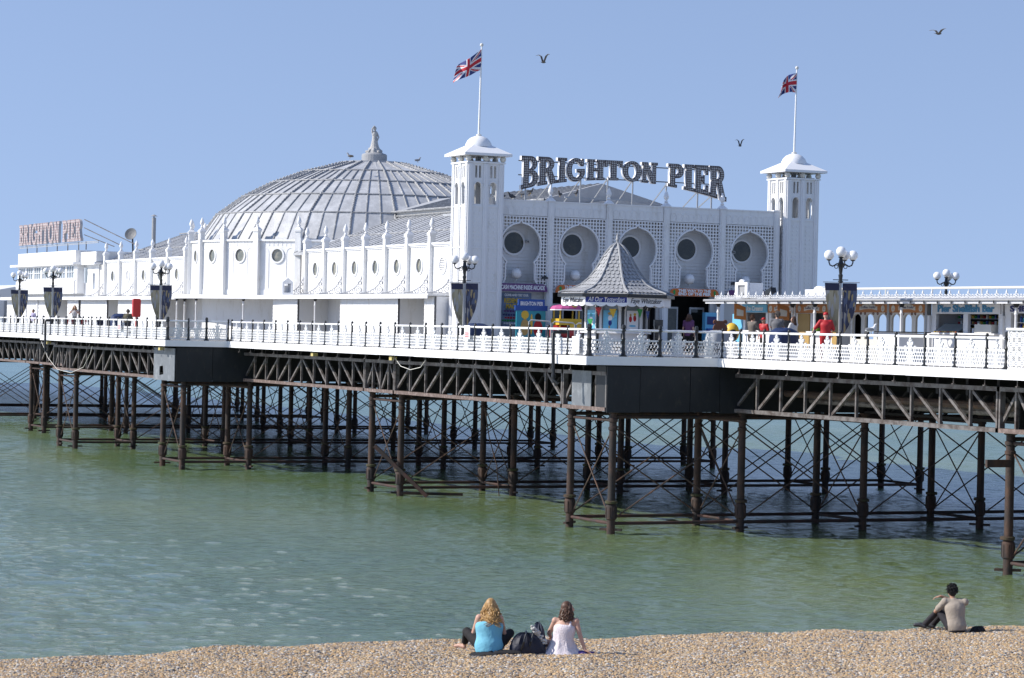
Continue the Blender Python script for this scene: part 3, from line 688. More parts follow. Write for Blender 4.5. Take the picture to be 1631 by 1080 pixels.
# ---- drum and dome
DCX, DCY, DR = 58.8, 148.1, 11.1
PH0, DPH = -46.0, 14.5
ANG = [PH0 + DPH*k for k in range(-1, 8)]
def dp(a, r): return (DCX - r*math.cos(R(a)), DCY + r*math.sin(R(a)))
for k, a in enumerate(ANG):
    x, y = dp(a, DR)
    if x < WX + 1.7: pillar(x, y, 9.1, 12.85, -R(a))
for a, b in zip(ANG[:-1], ANG[1:]):
    (xa, ya), (xb, yb) = dp(a, DR), dp(b, DR); mid = (a+b)/2
    if min(xa, xb) > WX + 1.2: continue
    L = math.hypot(xb-xa, yb-ya); ux, uy = (xb-xa)/L, (yb-ya)/L; ox, oy = -math.cos(R(mid)), math.sin(R(mid))
    fn = lambda u, v, w_: (xa + ux*u + ox*w_, ya + uy*u + oy*w_, v)
    c = L/2; hole = [(c+.4*math.cos(2*math.pi*j/24), 11.40+.4*math.sin(2*math.pi*j/24)) for j in range(24)]
    m = MB(); m.poly([(0, 9.1), (L, 9.1), (L, 12.3), (0, 12.3)], [hole], fn, 0, -.08)
    for s0 in (-1, 1):
        e = c + s0*.88; a_ = arc(e, 11.55, .30, .30, 0, 180, 8); b_ = arc(e, 11.55, .27, .27, 180, 0, 8)
        m.poly([(e+.3, 9.5)] + a_ + [(e-.3, 9.5), (e-.27, 9.5)] + b_ + [(e+.27, 9.5)], [], fn, .001, .02)
    for kk in range(9):
        e = .25 + (L-.5)*kk/8; m.poly([(e-.02, 11.95), (e+.02, 11.95), (e+.02, 12.2), (e-.02, 12.2)], [], fn, .001, .015)
    m.poly([(.2, 9.12), (L-.2, 9.12), (L-.2, 9.42), (.2, 9.42)], [], fn, .001, .03)
    part('drum_wall', m, WHITE, PAV)
    m = MB(); m.poly([(.2, 12.22), (L-.2, 12.22), (L-.2, 12.33), (.2, 12.33)], [], fn, .09, -.1); part('cornice', m, WHITE2, PAV)
    x, y = xa + ux*c + ox*.002, ya + uy*c + oy*.002
    wo = inst('round_window', WFR2, PAV, (x, y, 11.40), -R(mid)); inst('pane', WPA2, wo, (x - ox*.03, y - oy*.03, 11.40)); wo.children[0].location = (.03, 0, 0)
DOME = part('dome', MB().lathe((DCX, DCY, 0), [(DR-.25, 9.2), (DR-.25, 12.0), (DR-.5, 12.35)], 48), LEADR, PAV)
PROF = [(10.75, 12.25), (9.6, 13.95), (8.05, 15.1), (6.35, 16.0), (4.5, 16.72), (1.9, 17.42)]
NC = 72; far = MB(); A0 = PH0
prof_c = [(r-.04, z-.04) for r, z in PROF]
part('dome_shell', MB().lathe((DCX, DCY, 0), prof_c, 72), LEAD, DOME)
for j in range(NC):
    a0 = A0 + 360*j/NC; a1 = A0 + 360*(j+1)/NC; am = ((a0+a1)/2 + 180) % 360 - 180
    for i in range(5):
        (r0, z0), (r1, z1) = PROF[i], PROF[i+1]; e = .22; t0 = .01
        cs = []
        for aa, (r_, z_) in ((a0, (r0, z0)), (a1, (r0, z0)), (a1, (r1, z1)), (a0, (r1, z1))):
            x, y = dp(aa, r_); cs.append(Vector((x, y, z_)))
        cen = sum(cs, Vector())/4; nrm = (cs[1]-cs[0]).cross(cs[3]-cs[0]).normalized()
        if nrm.z < 0: nrm = -nrm
        tilt = [rnd.uniform(-.012, .014) for _ in range(4)]
        q = [c + nrm*(.012+tt) for c, tt in zip(cs, tilt)]
        vis = -105 < am < 80
        tgt = MB() if vis else far
        tgt.add([tuple(p) for p in q] + [tuple(p - nrm*.03) for p in cs], [(0,1,2,3),(0,4,5,1),(1,5,6,2),(2,6,7,3),(3,7,4,0)])
        if vis: part('panel', tgt, LEAD, DOME)
o = part('panels_behind', far, LEAD, DOME); o['kind'] = 'stuff'
for j in range(NC):
    a = A0 + 360*j/NC; main = j % 3 == 0
    pts = [Vector((*dp(a, r_), z_+.03)) for r_, z_ in (PROF if main else PROF[:5])]
    m = MB(); m.path(pts, .075 if main else .05, 6)
    if main:
        for p, q in zip(pts[:-1], pts[1:]):
            n = int((q-p).length/.22)
            for s0 in range(n): c = p.lerp(q, s0/n); m.ball((c.x, c.y, c.z+.06), .06, 6, 4)
    part('dome_rib', m, LEADR, DOME)
for (r_, z_) in PROF[1:5]:
    m = MB(); m.path([Vector((*dp(k*5, r_), z_+.05)) for k in range(73)], .05, 6, False); part('dome_ring', m, LEADR, DOME)
m = MB(); m.lathe((DCX, DCY, 0), [(2.0,17.35),(2.0,17.5),(.1,17.55)], 32); part('dome_cap', m, LEAD, DOME)
m = MB(); m.lathe((DCX, DCY, 0), [(.78,17.5),(.78,17.95),(.72,18.02),(.5,18.08),(.1,18.1)], 28); part('lantern_base', m, GREYBOX, DOME)
st = MB()                                   # draped figure on a rocky mound
st.lathe((DCX, DCY, 18.05), [(.55,0),(.46,.12),(.36,.26),(.27,.42),(.22,.6),(.17,.85),(.15,1.05),(.19,1.18),(.17,1.32),(.07,1.40),(.06,1.44),(.10,1.5),(.10,1.6),(.02,1.68)], 12)
st.path([(DCX-.16,DCY,19.3),(DCX-.2,DCY-.05,19.55),(DCX-.05,DCY-.05,19.75)], [.06,.05,.04], 6); st.path([(DCX+.15,DCY,19.3),(DCX+.22,DCY-.1,19.05),(DCX+.12,DCY-.15,18.85)], [.06,.05,.04], 6)
for k in range(16):
    a = k*.7; r_ = .25+.25*((k*37) % 10)/10; st.ball((DCX+r_*math.cos(a), DCY+r_*math.sin(a), 18.12+.3*((k*53) % 10)/10*(1-r_)), .13, 6, 4, (1,1,.8))
solo('roof_statue', st, STONE, 'weathered stone statue on a mound atop the grey dome', 'statue', (DCX, DCY, 18.05), smooth=False)

# ---- ground floor along the side: canopy, boarded blocks, porches and posts
SX = 49.2
def gf_block(y0, y1, x=SX):
    m = MB(); clap(m, y0, y1, DZ, 8.95, lambda u, z, o: (x-o, u, z), .2, .02); m.box(x+.1, WX+3, y0, y0+.05, DZ, 8.95); m.box(x+.1, WX+3, y1-.05, y1, DZ, 8.95)
    part('boarded_wall', m, WHITE, PAV)
for a, b in ((115.6, 116.85), (120.25, 128.32), (134.89, 138.93), (161.5, 170.2), (172.9, 179.6)): gf_block(a, b)
m = MB(); clap(m, 116.85, 120.25, DZ, 8.95, lambda u, z, o: (WX+.2-o, u, z), .2, .015); clap(m, 128.32, 134.89, DZ, 8.95, lambda u, z, o: (WX+.4-o, u, z), .2, .015); clap(m, 138.9, 161.6, DZ, 8.95, lambda u, z, o: (WX+.7-o, u, z), .2, .015); clap(m, 170.1, 173.0, DZ, 8.95, lambda u, z, o: (WX+.2-o, u, z), .2, .015)
part('porch_wall', m, WHITE, PAV)
for y, w_ in ((118.2, .95), (131.0, 1.0), (171.3, .9)):
    xx = WX+.17 if y != 131.0 else WX+.37
    m = MB(); m.box(xx-.03, xx-.004, y-w_/2, y+w_/2, DZ, 8.6); dr = part('door', m, CREAMG, PAV); m = MB(); m.ball((xx-.07, y+w_/2-.12, 7.5), .035, 8, 5); part('door_handle', m, BLACK, dr)
m = MB(); m.box(WX+.12, WX+.16, 171.9, 172.5, 7.75, 8.2); part('warning_notice', m, YELLOW, PAV)
# drum ground floor: curved boarded wall set back with posts and arched side lights
seg = [dp(a, 10.3) for a in range(-46, 60, 6)]
m = MB()
for (xa, ya), (xb, yb) in zip(seg[:-1], seg[1:]):
    L = math.hypot(xb-xa, yb-ya); ux, uy = (xb-xa)/L, (yb-ya)/L; fn2 = lambda u, z, o: (xa+ux*u - uy*o, ya+uy*u + ux*o, z)
    clap(m, 0, L, DZ, 8.95, fn2, .3, .012)
part('curved_wall', m, WHITE, PAV)
can = MB()                                   # canopy sheet: straight over the wings, bowed round the drum
ce = [(48.85, 115.6)] + [(48.85, 136.9)] + [dp(a, DR+1.0) for a in range(-46, 50, 6) if dp(a, DR+1.0)[0] < 48.9] + [(48.85, 160.0), (48.85, 180.0)]
can.poly(ce + [(51.2, 180.0), (51.2, 115.6)], [], lambda u, v, w_: (u, v, w_), 8.98, 9.08)
part('canopy', can, WHITE, PAV)
m = MB()
for p, q in zip(ce[:-1], ce[1:]): m.beam((p[0]-.02, p[1], 8.93), (q[0]-.02, q[1], 8.93), .05, .16)
part('canopy_gutter', m, WHITE2, PAV)
pst = MB(); pst.lathe((0,0,0), [(.09,DZ),(.09,DZ+.3),(.055,DZ+.35),(.05,8.45),(.075,8.5),(.05,8.55),(.05,8.75),(.11,8.85),(.11,8.95)], 10); PST = pst.mesh('canopy_post', WHITE2, smooth=True)
cap = MB(); cap.lathe((0,0,0), [(.06,8.72),(.115,8.84),(.115,8.93)], 10); CAPM = cap.mesh('post_capital', BLACK, smooth=True)
for (x, y) in [(49.0, 131.6)] + [dp(a, DR+.75) for a in (-30, -8, 14, 34)]:
    p = inst('canopy_post', PST, PAV, (x, y, 0)); inst('post_capital', CAPM, p, (x, y, .003))
# small kennel-like vent box and lights on the canopy
m = MB(); m.poly([(0,0),(.62,0),(.62,.7),(.31,.95),(0,.7)], [[(.12,.12),(.5,.12),(.5,.62),(.12,.62)]], lambda u, v, w_: (49.0+u*.9, 136.9+w_-u*.4, 9.1+v), 0, .6); m.box(49.2,49.6,137.1,137.4,9.1,9.6)
solo('vent_box', m, WHITE2, 'small white gabled vent box sitting on the canopy beside the drum', 'vent box', (49.0, 136.9, 9.1))
# side hall between left wing and end block etc
m = MB(); m.box(53.0, 66, 118.7, 181.0, DZ, 11.4); m.box(WX+.1, 53.0, 116, 138.5, 9.1, 11.4); m.box(WX+.1, 53.0, 158, 181, 9.1, 11.4); part('inner_block', m, CREAM, PAV)

# ------------------------------------------------------------------ towers with belfry, balls, low roof and cap
def tower(x0, y0, label):
    w_ = 1.85; t = thing('corner_tower', label, 'tower', (x0+w_/2, y0+w_/2, DZ), 'towers of the entrance front')
    def faces():
        yield lambda u, v, o: (x0+u, y0-o, v)                 # front
        yield lambda u, v, o: (x0-o, y0+w_-u, v)              # beach side
        yield lambda u, v, o: (x0+w_-u, y0+w_+o, v)
        yield lambda u, v, o: (x0+w_+o, y0+u, v)
    op = []                                                   # two arched openings and twin slots each side
    for c in (.53, 1.32):
        op.append([(c-.19,13.42),(c+.19,13.42),(c+.19,14.25)] + arc(c,14.25,.19,.22,0,180,8)[1:-1] + [(c-.19,14.25)])
        for s0 in (-.1, .1): op.append([(c+s0-.055,14.68),(c+s0+.055,14.68),(c+s0+.055,15.26),(c+s0-.055,15.26)])
    for fi, fn in enumerate(faces()):
        m = MB(); m.poly([(.0,DZ),(w_,DZ),(w_,15.38),(.0,15.38)], op, lambda u, v, o: fn(min(max(u,.001),w_-.001), v, o), 0, -.10); part('tower_face', m, WHITE, t)
        if fi < 2 or True:
            m = MB()
            for a, b in ((.0,.24), (.80,1.05), (w_-.24,w_)): m.poly([(a+.01,DZ),(b-.01,DZ),(b-.01,15.36),(a+.01,15.36)], [], fn, .055, .001)
            m.poly([(.09,DZ),(.15,DZ),(.15,15.3),(.09,15.3)], [], fn, .085, .055); m.poly([(.89,DZ),(.96,DZ),(.96,15.3),(.89,15.3)], [], fn, .085, .055); m.poly([(w_-.15,DZ),(w_-.09,DZ),(w_-.09,15.3),(w_-.15,15.3)], [], fn, .085, .055)
            for zz in (9.2, 11.3, 13.28): m.poly([(.02,zz),(w_-.02,zz),(w_-.02,zz+.06),(.02,zz+.06)], [], fn, .03, .001)
            part('tower_pilasters', m, WHITE2, t)
            if fi < 2:
                m = MB()
                for c in (.40,.52,.64,1.20,1.32,1.44)[0::1]:
                    for kz in range(30):
                        zz = DZ+.5+kz*.22
                        if zz < 13.15 and abs(c-.52) > .05 and abs(c-1.32) > .05: m.poly([(c-.04,zz),(c+.04,zz),(c+.04,zz+.09),(c-.04,zz+.09)], [], fn, .022, .001)
                o = part('stud_ornament', m, WHITE2, t); o['kind'] = 'stuff'
        for c in (.53, 1.32):
            m = MB(); m.poly([(c+.2,14.25)] + arc(c,14.25,.20,.23,0,180,8) + [(c-.24,14.25)] + arc(c,14.25,.24,.28,180,0,8), [], fn, .03, .001); part('arch_moulding', m, WHITE2, t)
    m = MB(); m.box(x0-.08, x0+w_+.08, y0-.08, y0+w_+.08, 15.38, 15.46); m.box(x0+.1, x0+w_-.1, y0+.1, y0+w_-.1, 13.25, 13.3); part('cornice', m, WHITE2, t)
    m = MB(); m.tube((x0+w_/2, y0+w_/2, 13.3), (x0+w_/2, y0+w_/2, 15.75), .14, n=10); m.box(x0+.15, x0+w_-.15, y0+.15, y0+w_-.15, 15.46, 15.5); part('core', m, GREYBOX, t)
    bl = MB(); bl.ball((0,0,0), .15, 12, 8); BL = bl.mesh('ball', CREAMG, smooth=True)
    for i in range(3):
        for j in range(3):
            if (i, j) != (1, 1): inst('ball', BL, t, (x0+.02+(w_-.04)*i/2, y0+.02+(w_-.04)*j/2, 15.60))
    e = .32; X0, X1, Y0_, Y1 = x0-e, x0+w_+e, y0-e, y0+w_+e; cx, cy = x0+w_/2, y0+w_/2; i_ = .42
    m = MB(); m.box(X0, X1, Y0_, Y1, 15.74, 15.86)
    m.add([(X0,Y0_,15.86),(X1,Y0_,15.86),(X1,Y1,15.86),(X0,Y1,15.86),(cx-i_,cy-i_,16.32),(cx+i_,cy-i_,16.32),(cx+i_,cy+i_,16.32),(cx-i_,cy+i_,16.32)], [(0,1,5,4),(1,2,6,5),(2,3,7,6),(3,0,4,7),(4,5,6,7)])
    rf = part('roof', m, WHITE2, t)
    m = MB(); m.lathe((cx,cy,16.22), [(.66,0),(.64,.12),(.56,.28),(.42,.42),(.22,.51),(.08,.54)], 24); part('dome_cap', m, WHITE2, rf, True)
    m = MB(); m.lathe((cx,cy,16.74), [(.13,0),(.13,.08),(.07,.1)], 12); part('pole_socket', m, CREAMG, rf)
    return (cx, cy)
TL = tower(49.95, 113.6, 'white square tower with arched belfry beside the round windowed wing')
TR = tower(67.65, 113.6, 'white square tower with arched belfry at the far end of the front, above the stalls')
UJB = plain('flag_blue', (.012,.03,.18)); UJW = plain('flag_white', (.78,.78,.78)); UJR = plain('flag_red', (.55,.015,.03))
def jack(u, v):                                     # u 0..2, v 0..1
    x, y = u-1, v-.5
    if abs(x) < .1 or abs(y) < .1: return 2
    if abs(x) < .167 or abs(y) < .167: return 1
    d1 = (x*.5 - y)/math.hypot(.5, 1); d2 = (x*.5 + y)/math.hypot(.5, 1)
    for d, sg in ((d1, 1 if x < 0 else -1), (d2, -1 if x < 0 else 1)):
        if abs(d) < .10:
            if 0 < d*sg < .068: return 2
            return 1
    return 0
def flag(c, label, length, droop, ph):
    cx, cy = c; zt = 21.1
    t = thing('flagpole', label[0], 'flagpole', (cx, cy, 16.8), 'flagpoles on the towers')
    m = MB(); m.tube((cx,cy,16.76), (cx+.05,cy,zt), .055, .035, 10); part('pole', m, WHITE2, t, True)
    m = MB(); m.ball((cx+.05,cy,zt+.06), .09, 10, 6); part('ball', m, CREAMG, t, True)
    nu, nv = 60, 30; vs = []; fs = []; ms = []
    for i in range(nu+1):
        for j in range(nv+1):
            u = i/nu; v = j/nv
            x = -length*u*(1-.12*u) - .10*u*(1-v); z = -droop*u**1.15 + v*1.0*(1-.28*u) - .06*math.sin(u*5+ph)
            y = .16*u**.6*math.sin(7*u + 2.2*v + ph) + .05*math.sin(13*u - 3*v)
            vs.append((cx+.02+x, cy+y, zt-1.15+z))
    for i in range(nu):
        for j in range(nv):
            o = i*(nv+1)+j; fs.append((o, o+nv+1, o+nv+2, o+1)); ms.append(jack((i+.5)/nu*2, (j+.5)/nv))
    me = bpy.data.meshes.new('flag'); me.from_pydata([(a-cx, b-cy, d-zt+1) for a, b, d in vs], [], fs)
    for q in (UJB, UJW, UJR): me.materials.append(q)
    me.polygons.foreach_set('material_index', ms); me.shade_smooth()
    o = bpy.data.objects.new('flag', me); o.location = (cx, cy, zt-1); COL.objects.link(o); tag(o, label[1], 'flag', 'union flags on the towers')
    sd = o.modifiers.new('thick', 'SOLIDIFY'); sd.thickness = .006
flag(TL, ('white flagpole on the tower beside the wing', 'union flag stretched and drooping to a point from the tower beside the wing'), 1.45, .75, 0)
flag(TR, ('white flagpole on the tower above the stalls', 'union flag crumpled close to its pole above the stalls'), 1.05, .35, 2.2)
# ------------------------------------------------------------------ lettering
def text_mesh(body, size, depth=.01, material=None, align='CENTER', shear=0.0, bold=0.0, width=None):
    cu = bpy.data.curves.new('lettering', 'FONT'); cu.body = body; cu.size = size; cu.extrude = depth; cu.align_x = align; cu.align_y = 'CENTER'; cu.shear = shear; cu.offset = bold; cu.resolution_u = 3
    ob = bpy.data.objects.new('lettering', cu); COL.objects.link(ob); bpy.context.view_layer.update()
    me = bpy.data.meshes.new_from_object(ob.evaluated_get(bpy.context.evaluated_depsgraph_get())); bpy.data.objects.remove(ob)
    if width:
        xs = [v.co.x for v in me.vertices]; k = width/max(max(xs)-min(xs), .01); me.transform(Matrix.Diagonal((k, 1, 1, 1)))
    me.materials.clear(); me.materials.append(material or TXTW); return me
def put_text(me, parent, loc, facing, name='lettering', tilt=0):
    o = bpy.data.objects.new(name, me); COL.objects.link(o); o.parent = parent
    o.location = Vector(loc) - ORG[parent.name]
    rz = {'N': 0, 'E': R(-90)}[facing] if isinstance(facing, str) else facing      # N: read looking along +Y, E: read looking along +X
    o.rotation_euler = (Matrix.Rotation(rz, 3, 'Z') @ Matrix.Rotation(R(90), 3, 'X') @ Matrix.Rotation(tilt, 3, 'Z')).to_euler(); return o

# slab serif letters as outlines with counters, unit height
def glyph(ch):
    t, e = .13, .10
    if ch == 'I': w = .5; return w, [(0,0),(w,0),(w,t),(w-e,t),(w-e,1-t),(w,1-t),(w,1),(0,1),(0,1-t),(e,1-t),(e,t),(0,t)], []
    if ch == 'H':
        w = 1.0; return w, [(0,0),(.46,0),(.46,t),(.38,t),(.38,.43),(.62,.43),(.62,t),(.54,t),(.54,0),(1,0),(1,t),(.92,t),(.92,1-t),(1,1-t),(1,1),(.54,1),(.54,1-t),(.62,1-t),(.62,.60),(.38,.60),(.38,1-t),(.46,1-t),(.46,1),(0,1),(0,1-t),(.08,1-t),(.08,t),(0,t)], []
    if ch == 'T':
        w = .95; return w, [(.22,0),(.73,0),(.73,t),(.63,t),(.63,.82),(.80,.82),(.80,.66),(.95,.66),(.95,1),(0,1),(0,.66),(.15,.66),(.15,.82),(.32,.82),(.32,t),(.22,t)], []
    if ch == 'N':
        w = .95; return w, [(0,0),(.40,0),(.40,t),(.28,t),(.28,.62),(.60,0),(.86,0),(.86,1-t),(.95,1-t),(.95,1),(.55,1),(.55,1-t),(.66,1-t),(.66,.42),(.36,1),(0,1),(0,1-t),(.08,1-t),(.08,t),(0,t)], []
    if ch == 'E':
        w = .8; return w, [(0,0),(.8,0),(.8,.34),(.66,.34),(.62,.17),(.38,.17),(.38,.43),(.48,.43),(.48,.36),(.58,.36),(.58,.66),(.48,.66),(.48,.59),(.38,.59),(.38,.83),(.60,.83),(.64,.68),(.77,.68),(.77,1),(0,1),(0,1-t),(.10,1-t),(.10,t),(0,t)], []
    if ch == 'O': w = 1.0; return w, arc(.5,.5,.5,.52,0,360,32)[:-1], [arc(.5,.5,.22,.36,0,360,28)[:-1]]
    if ch == 'G':
        w = .98; o = arc(.5,.5,.5,.52,38,322,26); i = arc(.52,.5,.24,.36,318,42,22)
        return w, [(.90,.66),(.90,1.0),(.80,1.0),(.78,.93)] + arc(.5,.5,.5,.52,58,345,26) + [(.96,.54),(.55,.54),(.55,.38),(.70,.38),(.70,.22)] + arc(.5,.5,.24,.36,-38,-318,22) + [(.74,.66)], []
    if ch == 'B':
        w = .82; return w, [(0,0)] + arc(.48,.28,.34,.28,-90,75,10) + arc(.46,.76,.30,.24,-55,90,10) + [(0,1),(0,1-t),(.10,1-t),(.10,t),(0,t)], [[(.36,.14)] + arc(.44,.29,.13,.15,-90,90,8) + [(.36,.44)], [(.36,.60)] + arc(.43,.73,.11,.13,-90,90,8) + [(.36,.86)]]
    if ch == 'P':
        w = .82; return w, [(0,0),(.48,0),(.48,t),(.38,t),(.38,.40)] + arc(.46,.70,.36,.30,-90,90,12) + [(0,1),(0,1-t),(.10,1-t),(.10,t),(0,t)], [[(.38,.56)] + arc(.44,.70,.13,.14,-90,90,8) + [(.38,.84)]]
    if ch == 'R':
        w = .95; return w, [(0,0),(.46,0),(.46,t),(.38,t),(.38,.44),(.46,.44),(.62,0),(.95,0),(.95,t),(.87,t),(.70,.50)] + arc(.48,.74,.32,.26,-50,90,10) + [(0,1),(0,1-t),(.10,1-t),(.10,t),(0,t)], [[(.38,.60)] + arc(.45,.73,.11,.13,-90,90,8) + [(.38,.86)]]
def bulb_face(name, base, dot, sc):
    m = bpy.data.materials.new(name); m.use_nodes = True; t = m.node_tree; b = t.nodes['Principled BSDF']
    g = t.nodes.new('ShaderNodeNewGeometry'); v = t.nodes.new('ShaderNodeTexVoronoi'); v.inputs['Scale'].default_value = sc; v.inputs['Randomness'].default_value = .15
    t.links.new(g.outputs['Position'], v.inputs['Vector'])
    rp = t.nodes.new('ShaderNodeMapRange'); rp.inputs[1].default_value = .28; rp.inputs[2].default_value = .40
    mx = t.nodes.new('ShaderNodeMix'); mx.data_type = 'RGBA'; mx.inputs[6].default_value = (*dot, 1); mx.inputs[7].default_value = (*base, 1)
    t.links.new(v.outputs['Distance'], rp.inputs[0]); t.links.new(rp.outputs[0], mx.inputs[0]); t.links.new(mx.outputs[2], b.inputs['Base Color']); b.inputs['Roughness'].default_value = .6
    return m
BULB = bulb_face('sign_face_bulbs', (.10,.085,.085), (.50,.49,.47), 9)
EDGEK = plain('sign_edge_brown', (.055,.035,.035), .5)
LETTERX = [('B', 53.27, 54.19), ('R', 54.17, 55.21), ('I', 55.23, 55.74), ('G', 55.74, 56.74), ('H', 56.84, 57.82), ('T', 57.82, 58.83), ('O', 58.83, 59.89), ('N', 59.89, 60.79), ('P', 61.38, 62.27), ('I', 62.3, 62.85), ('E', 62.88, 63.71), ('R', 63.75, 64.76)]
t = thing('pier_sign', 'large arched bulb lettering BRIGHTON PIER on a frame above the lattice front', 'sign', (58.7, 114.7, 13.4))
SY = 114.7
def zb(x): u = (x-58.75)/5.75; return 14.95 - .74*abs(u)**2.0
for ch, a, b in LETTERX:
    x0, x1 = a, b; w_, o_, h_ = glyph(ch)
    k = (x1-x0)/w_
    def fn(u, v, d, x0=x0, k=k): x = x0 + u*k; zz = zb(x); return (x, SY+d, zz + v*(15.93-zz))
    m = MB(); m.poly(o_, h_, fn, 0, .22); lt = part('letter', m, WHITE2, t)
    m = MB(); m.poly(o_, h_, fn, -.012, -.002); rimo = part('letter_edge', m, EDGEK, lt)
    # inset bulb face: shrink outline towards the stroke middle
    def inset(l, s0):
        out = []; n = len(l)
        ar = sum(l[i][0]*l[(i+1) % n][1]-l[(i+1) % n][0]*l[i][1] for i in range(n)); sg = (1 if ar > 0 else -1)*s0
        for i in range(n):
            a_, b_, c_ = l[i-1], l[i], l[(i+1) % n]; d1 = Vector((b_[0]-a_[0], b_[1]-a_[1])); d2 = Vector((c_[0]-b_[0], c_[1]-b_[1]))
            if d1.length < 1e-6 or d2.length < 1e-6: out.append(b_); continue
            n1 = Vector((-d1.y, d1.x)).normalized(); n2 = Vector((-d2.y, d2.x)).normalized(); nn = (n1+n2)
            nn = nn.normalized() if nn.length > .2 else n1; q = min(1.5, 1/max(nn.dot(n1), .5)); out.append((b_[0]+nn.x*sg*.035*q, b_[1]+nn.y*sg*.035*q))
        return out
    m = MB(); m.poly(inset(o_, 1), [inset(h, -1) for h in h_], fn, -.026, -.014); part('bulb_face', m, BULB, lt)
for z_ in (15.7, 15.0):
    q = MB(); q.tube((53.2, SY+.2, z_), (64.2, SY+.2, z_), .028, n=6); part('frame_bar', q, BLACK, t)
for x in (53.6, 55.0, 56.6, 58.1, 59.5, 61.4, 63.2, 64.0):
    q = MB(); q.beam((x, SY+.2, 13.3), (x, SY+.2, zb(x)+.2), .06, .06); part('frame_post', q, GALV, t); q = MB(); q.beam((x, SY+.2, zb(x)+.1), (x-.75, SY+1.1, 13.4), .05, .05); part('frame_stay', q, GALV, t)
q = MB(); q.beam((55.9, SY+.5, 14.02), (60.6, SY+.5, 14.02), .08, .08); part('frame_bar', q, GALV, t)

# second sign above the end block, letters along the pier axis
t = thing('pier_sign', 'tall pinkish bulb lettering BRIGHTON PIER above the flat roofed end block', 'sign', (50.0, 192, 12.9))
BULB2 = bulb_face('sign_face_pink', (.30,.225,.22), (.50,.46,.45), 5); LETG = plain('letter_grey', (.46,.45,.45))
seq = 'BRIGHTON PIER'; ws = [0.45 if c == ' ' else glyph(c)[0] for c in seq]; tot = sum(ws) + .06*len(ws); yy = 201.0; sc = 18.2/tot
for c, w_ in zip(seq, ws):
    if c != ' ':
        _, o_, h_ = glyph(c)
        m = MB(); m.poly(o_, h_, lambda u, v, d: (50.0+d, yy-u*sc, 13.15+v*1.6), 0, .18); lt = part('letter', m, LETG, t)
        m = MB(); m.poly(o_, h_, lambda u, v, d: (50.0+d, yy-u*sc, 13.15+v*1.6), -.02, -.003); part('bulb_face', m, BULB2, lt)
    yy -= (w_+.06)*sc
for z_ in (13.05, 12.95):
    q = MB(); q.beam((50.15, 201.3, z_), (50.15, 178.8, z_), .06, .06); part('frame_bar', q, GALV, t)
for y in (199, 196, 193, 190, 187, 184, 182):
    q = MB(); q.beam((50.15, y, 12.5), (50.15, y, 13.1), .06, .06); part('frame_post', q, TRUSS, t)
for z_, ex in ((14.7, 175.0), (14.1, 178.5), (13.6, 180.5)):
    q = MB(); q.beam((50.2, 182.8, z_), (51.8, ex, 12.75), .05, .05); part('frame_stay', q, TRUSS, t)

# ------------------------------------------------------------------ end block at the seaward end
t = thing('end_block', 'flat roofed white block with a strip of casement windows under the pink sign', 'building', (51, 191, DZ))
m = MB(); m.box(50.6, 62, 180.2, 201.6, DZ, 11.5); part('wall', m, WHITE, t)
m = MB(); m.box(50.0, 62, 184.2, 201.2, 11.62, 12.5); m.box(50.35, 62, 180.0, 184.2, 11.62, 12.35); part('parapet', m, WHITE, t)
m = MB(); m.box(49.6, 62, 183.4, 202.2, 11.45, 11.62); m.box(50.2, 62, 179.9, 183.4, 11.42, 11.58); part('eaves', m, WHITE2, t)
m = MB(); m.box(49.9, 50.6, 184.2, 201.4, 9.35, 10.3); m.box(50.0, 50.6, 183.7, 184.58, 9.35, 11.45); part('bay_sill', m, WHITE, t)
m = MB(); m.box(49.95, 50.6, 184.0, 201.5, 10.3, 10.42); part('sill', m, WHITE2, t)
for k in range(7):
    y0 = 184.6 + k*2.38; y1 = y0 + 2.05
    m = MB(); hs = []
    for q in range(3): a = y0 + .1 + (y1-y0-.1)*q/3; hs.append([(a, 10.5), (a+(y1-y0-.1)/3-.1, 10.5), (a+(y1-y0-.1)/3-.1, 11.36), (a, 11.36)])
    m.poly([(y0, 10.42), (y1, 10.42), (y1, 11.45), (y0, 11.45)], hs, lambda u, v, w_: (w_, u, v), 50.0, 50.08); wn = part('window', m, WHITE2, t)
    m = MB(); m.box(50.05, 50.06, y0+.05, y1-.05, 10.45, 11.42); part('pane', m, GLASSB, wn)
    m = MB(); m.beam((49.97, y0, 10.92), (49.97, y1, 10.92), .03, .04); part('glazing_bar', m, WHITE2, wn)
    m = MB(); m.box(50.0, 50.12, y1, y1+.34, 10.42, 11.45); part('mullion', m, WHITE2, t)
m = MB(); m.box(50.02, 50.1, 181.3, 181.9, 10.1, 11.2); wn = part('window', m, GLASSB, t); m = MB(); m.box(49.98, 50.02, 181.55, 181.62, 10.1, 11.2); part('glazing_bar', m, WHITE2, wn)
m = MB(); m.box(48.85, 50.6, 180.05, 202, 8.98, 9.08); m.box(48.83, 48.88, 180.05, 202, 8.86, 9.06); part('canopy', m, WHITE2, t)
m = MB(); clap(m, 180.2, 183.2, DZ, 8.95, lambda u, z, o: (49.2-o, u, z), .2); clap(m, 186.5, 201.6, DZ, 8.95, lambda u, z, o: (49.3-o, u, z), .3); m.box(49.32, 50.6, 186.5, 186.56, DZ, 8.95); m.box(49.22, 50.6, 183.14, 183.19, DZ, 8.95); part('boarded_wall', m, WHITE, t)
for y in (188.5, 192, 195.5, 199): m = MB(); m.box(49.2, 49.29, y-.15, y+.15, DZ, 8.95); part('pilaster', m, WHITE2, t)
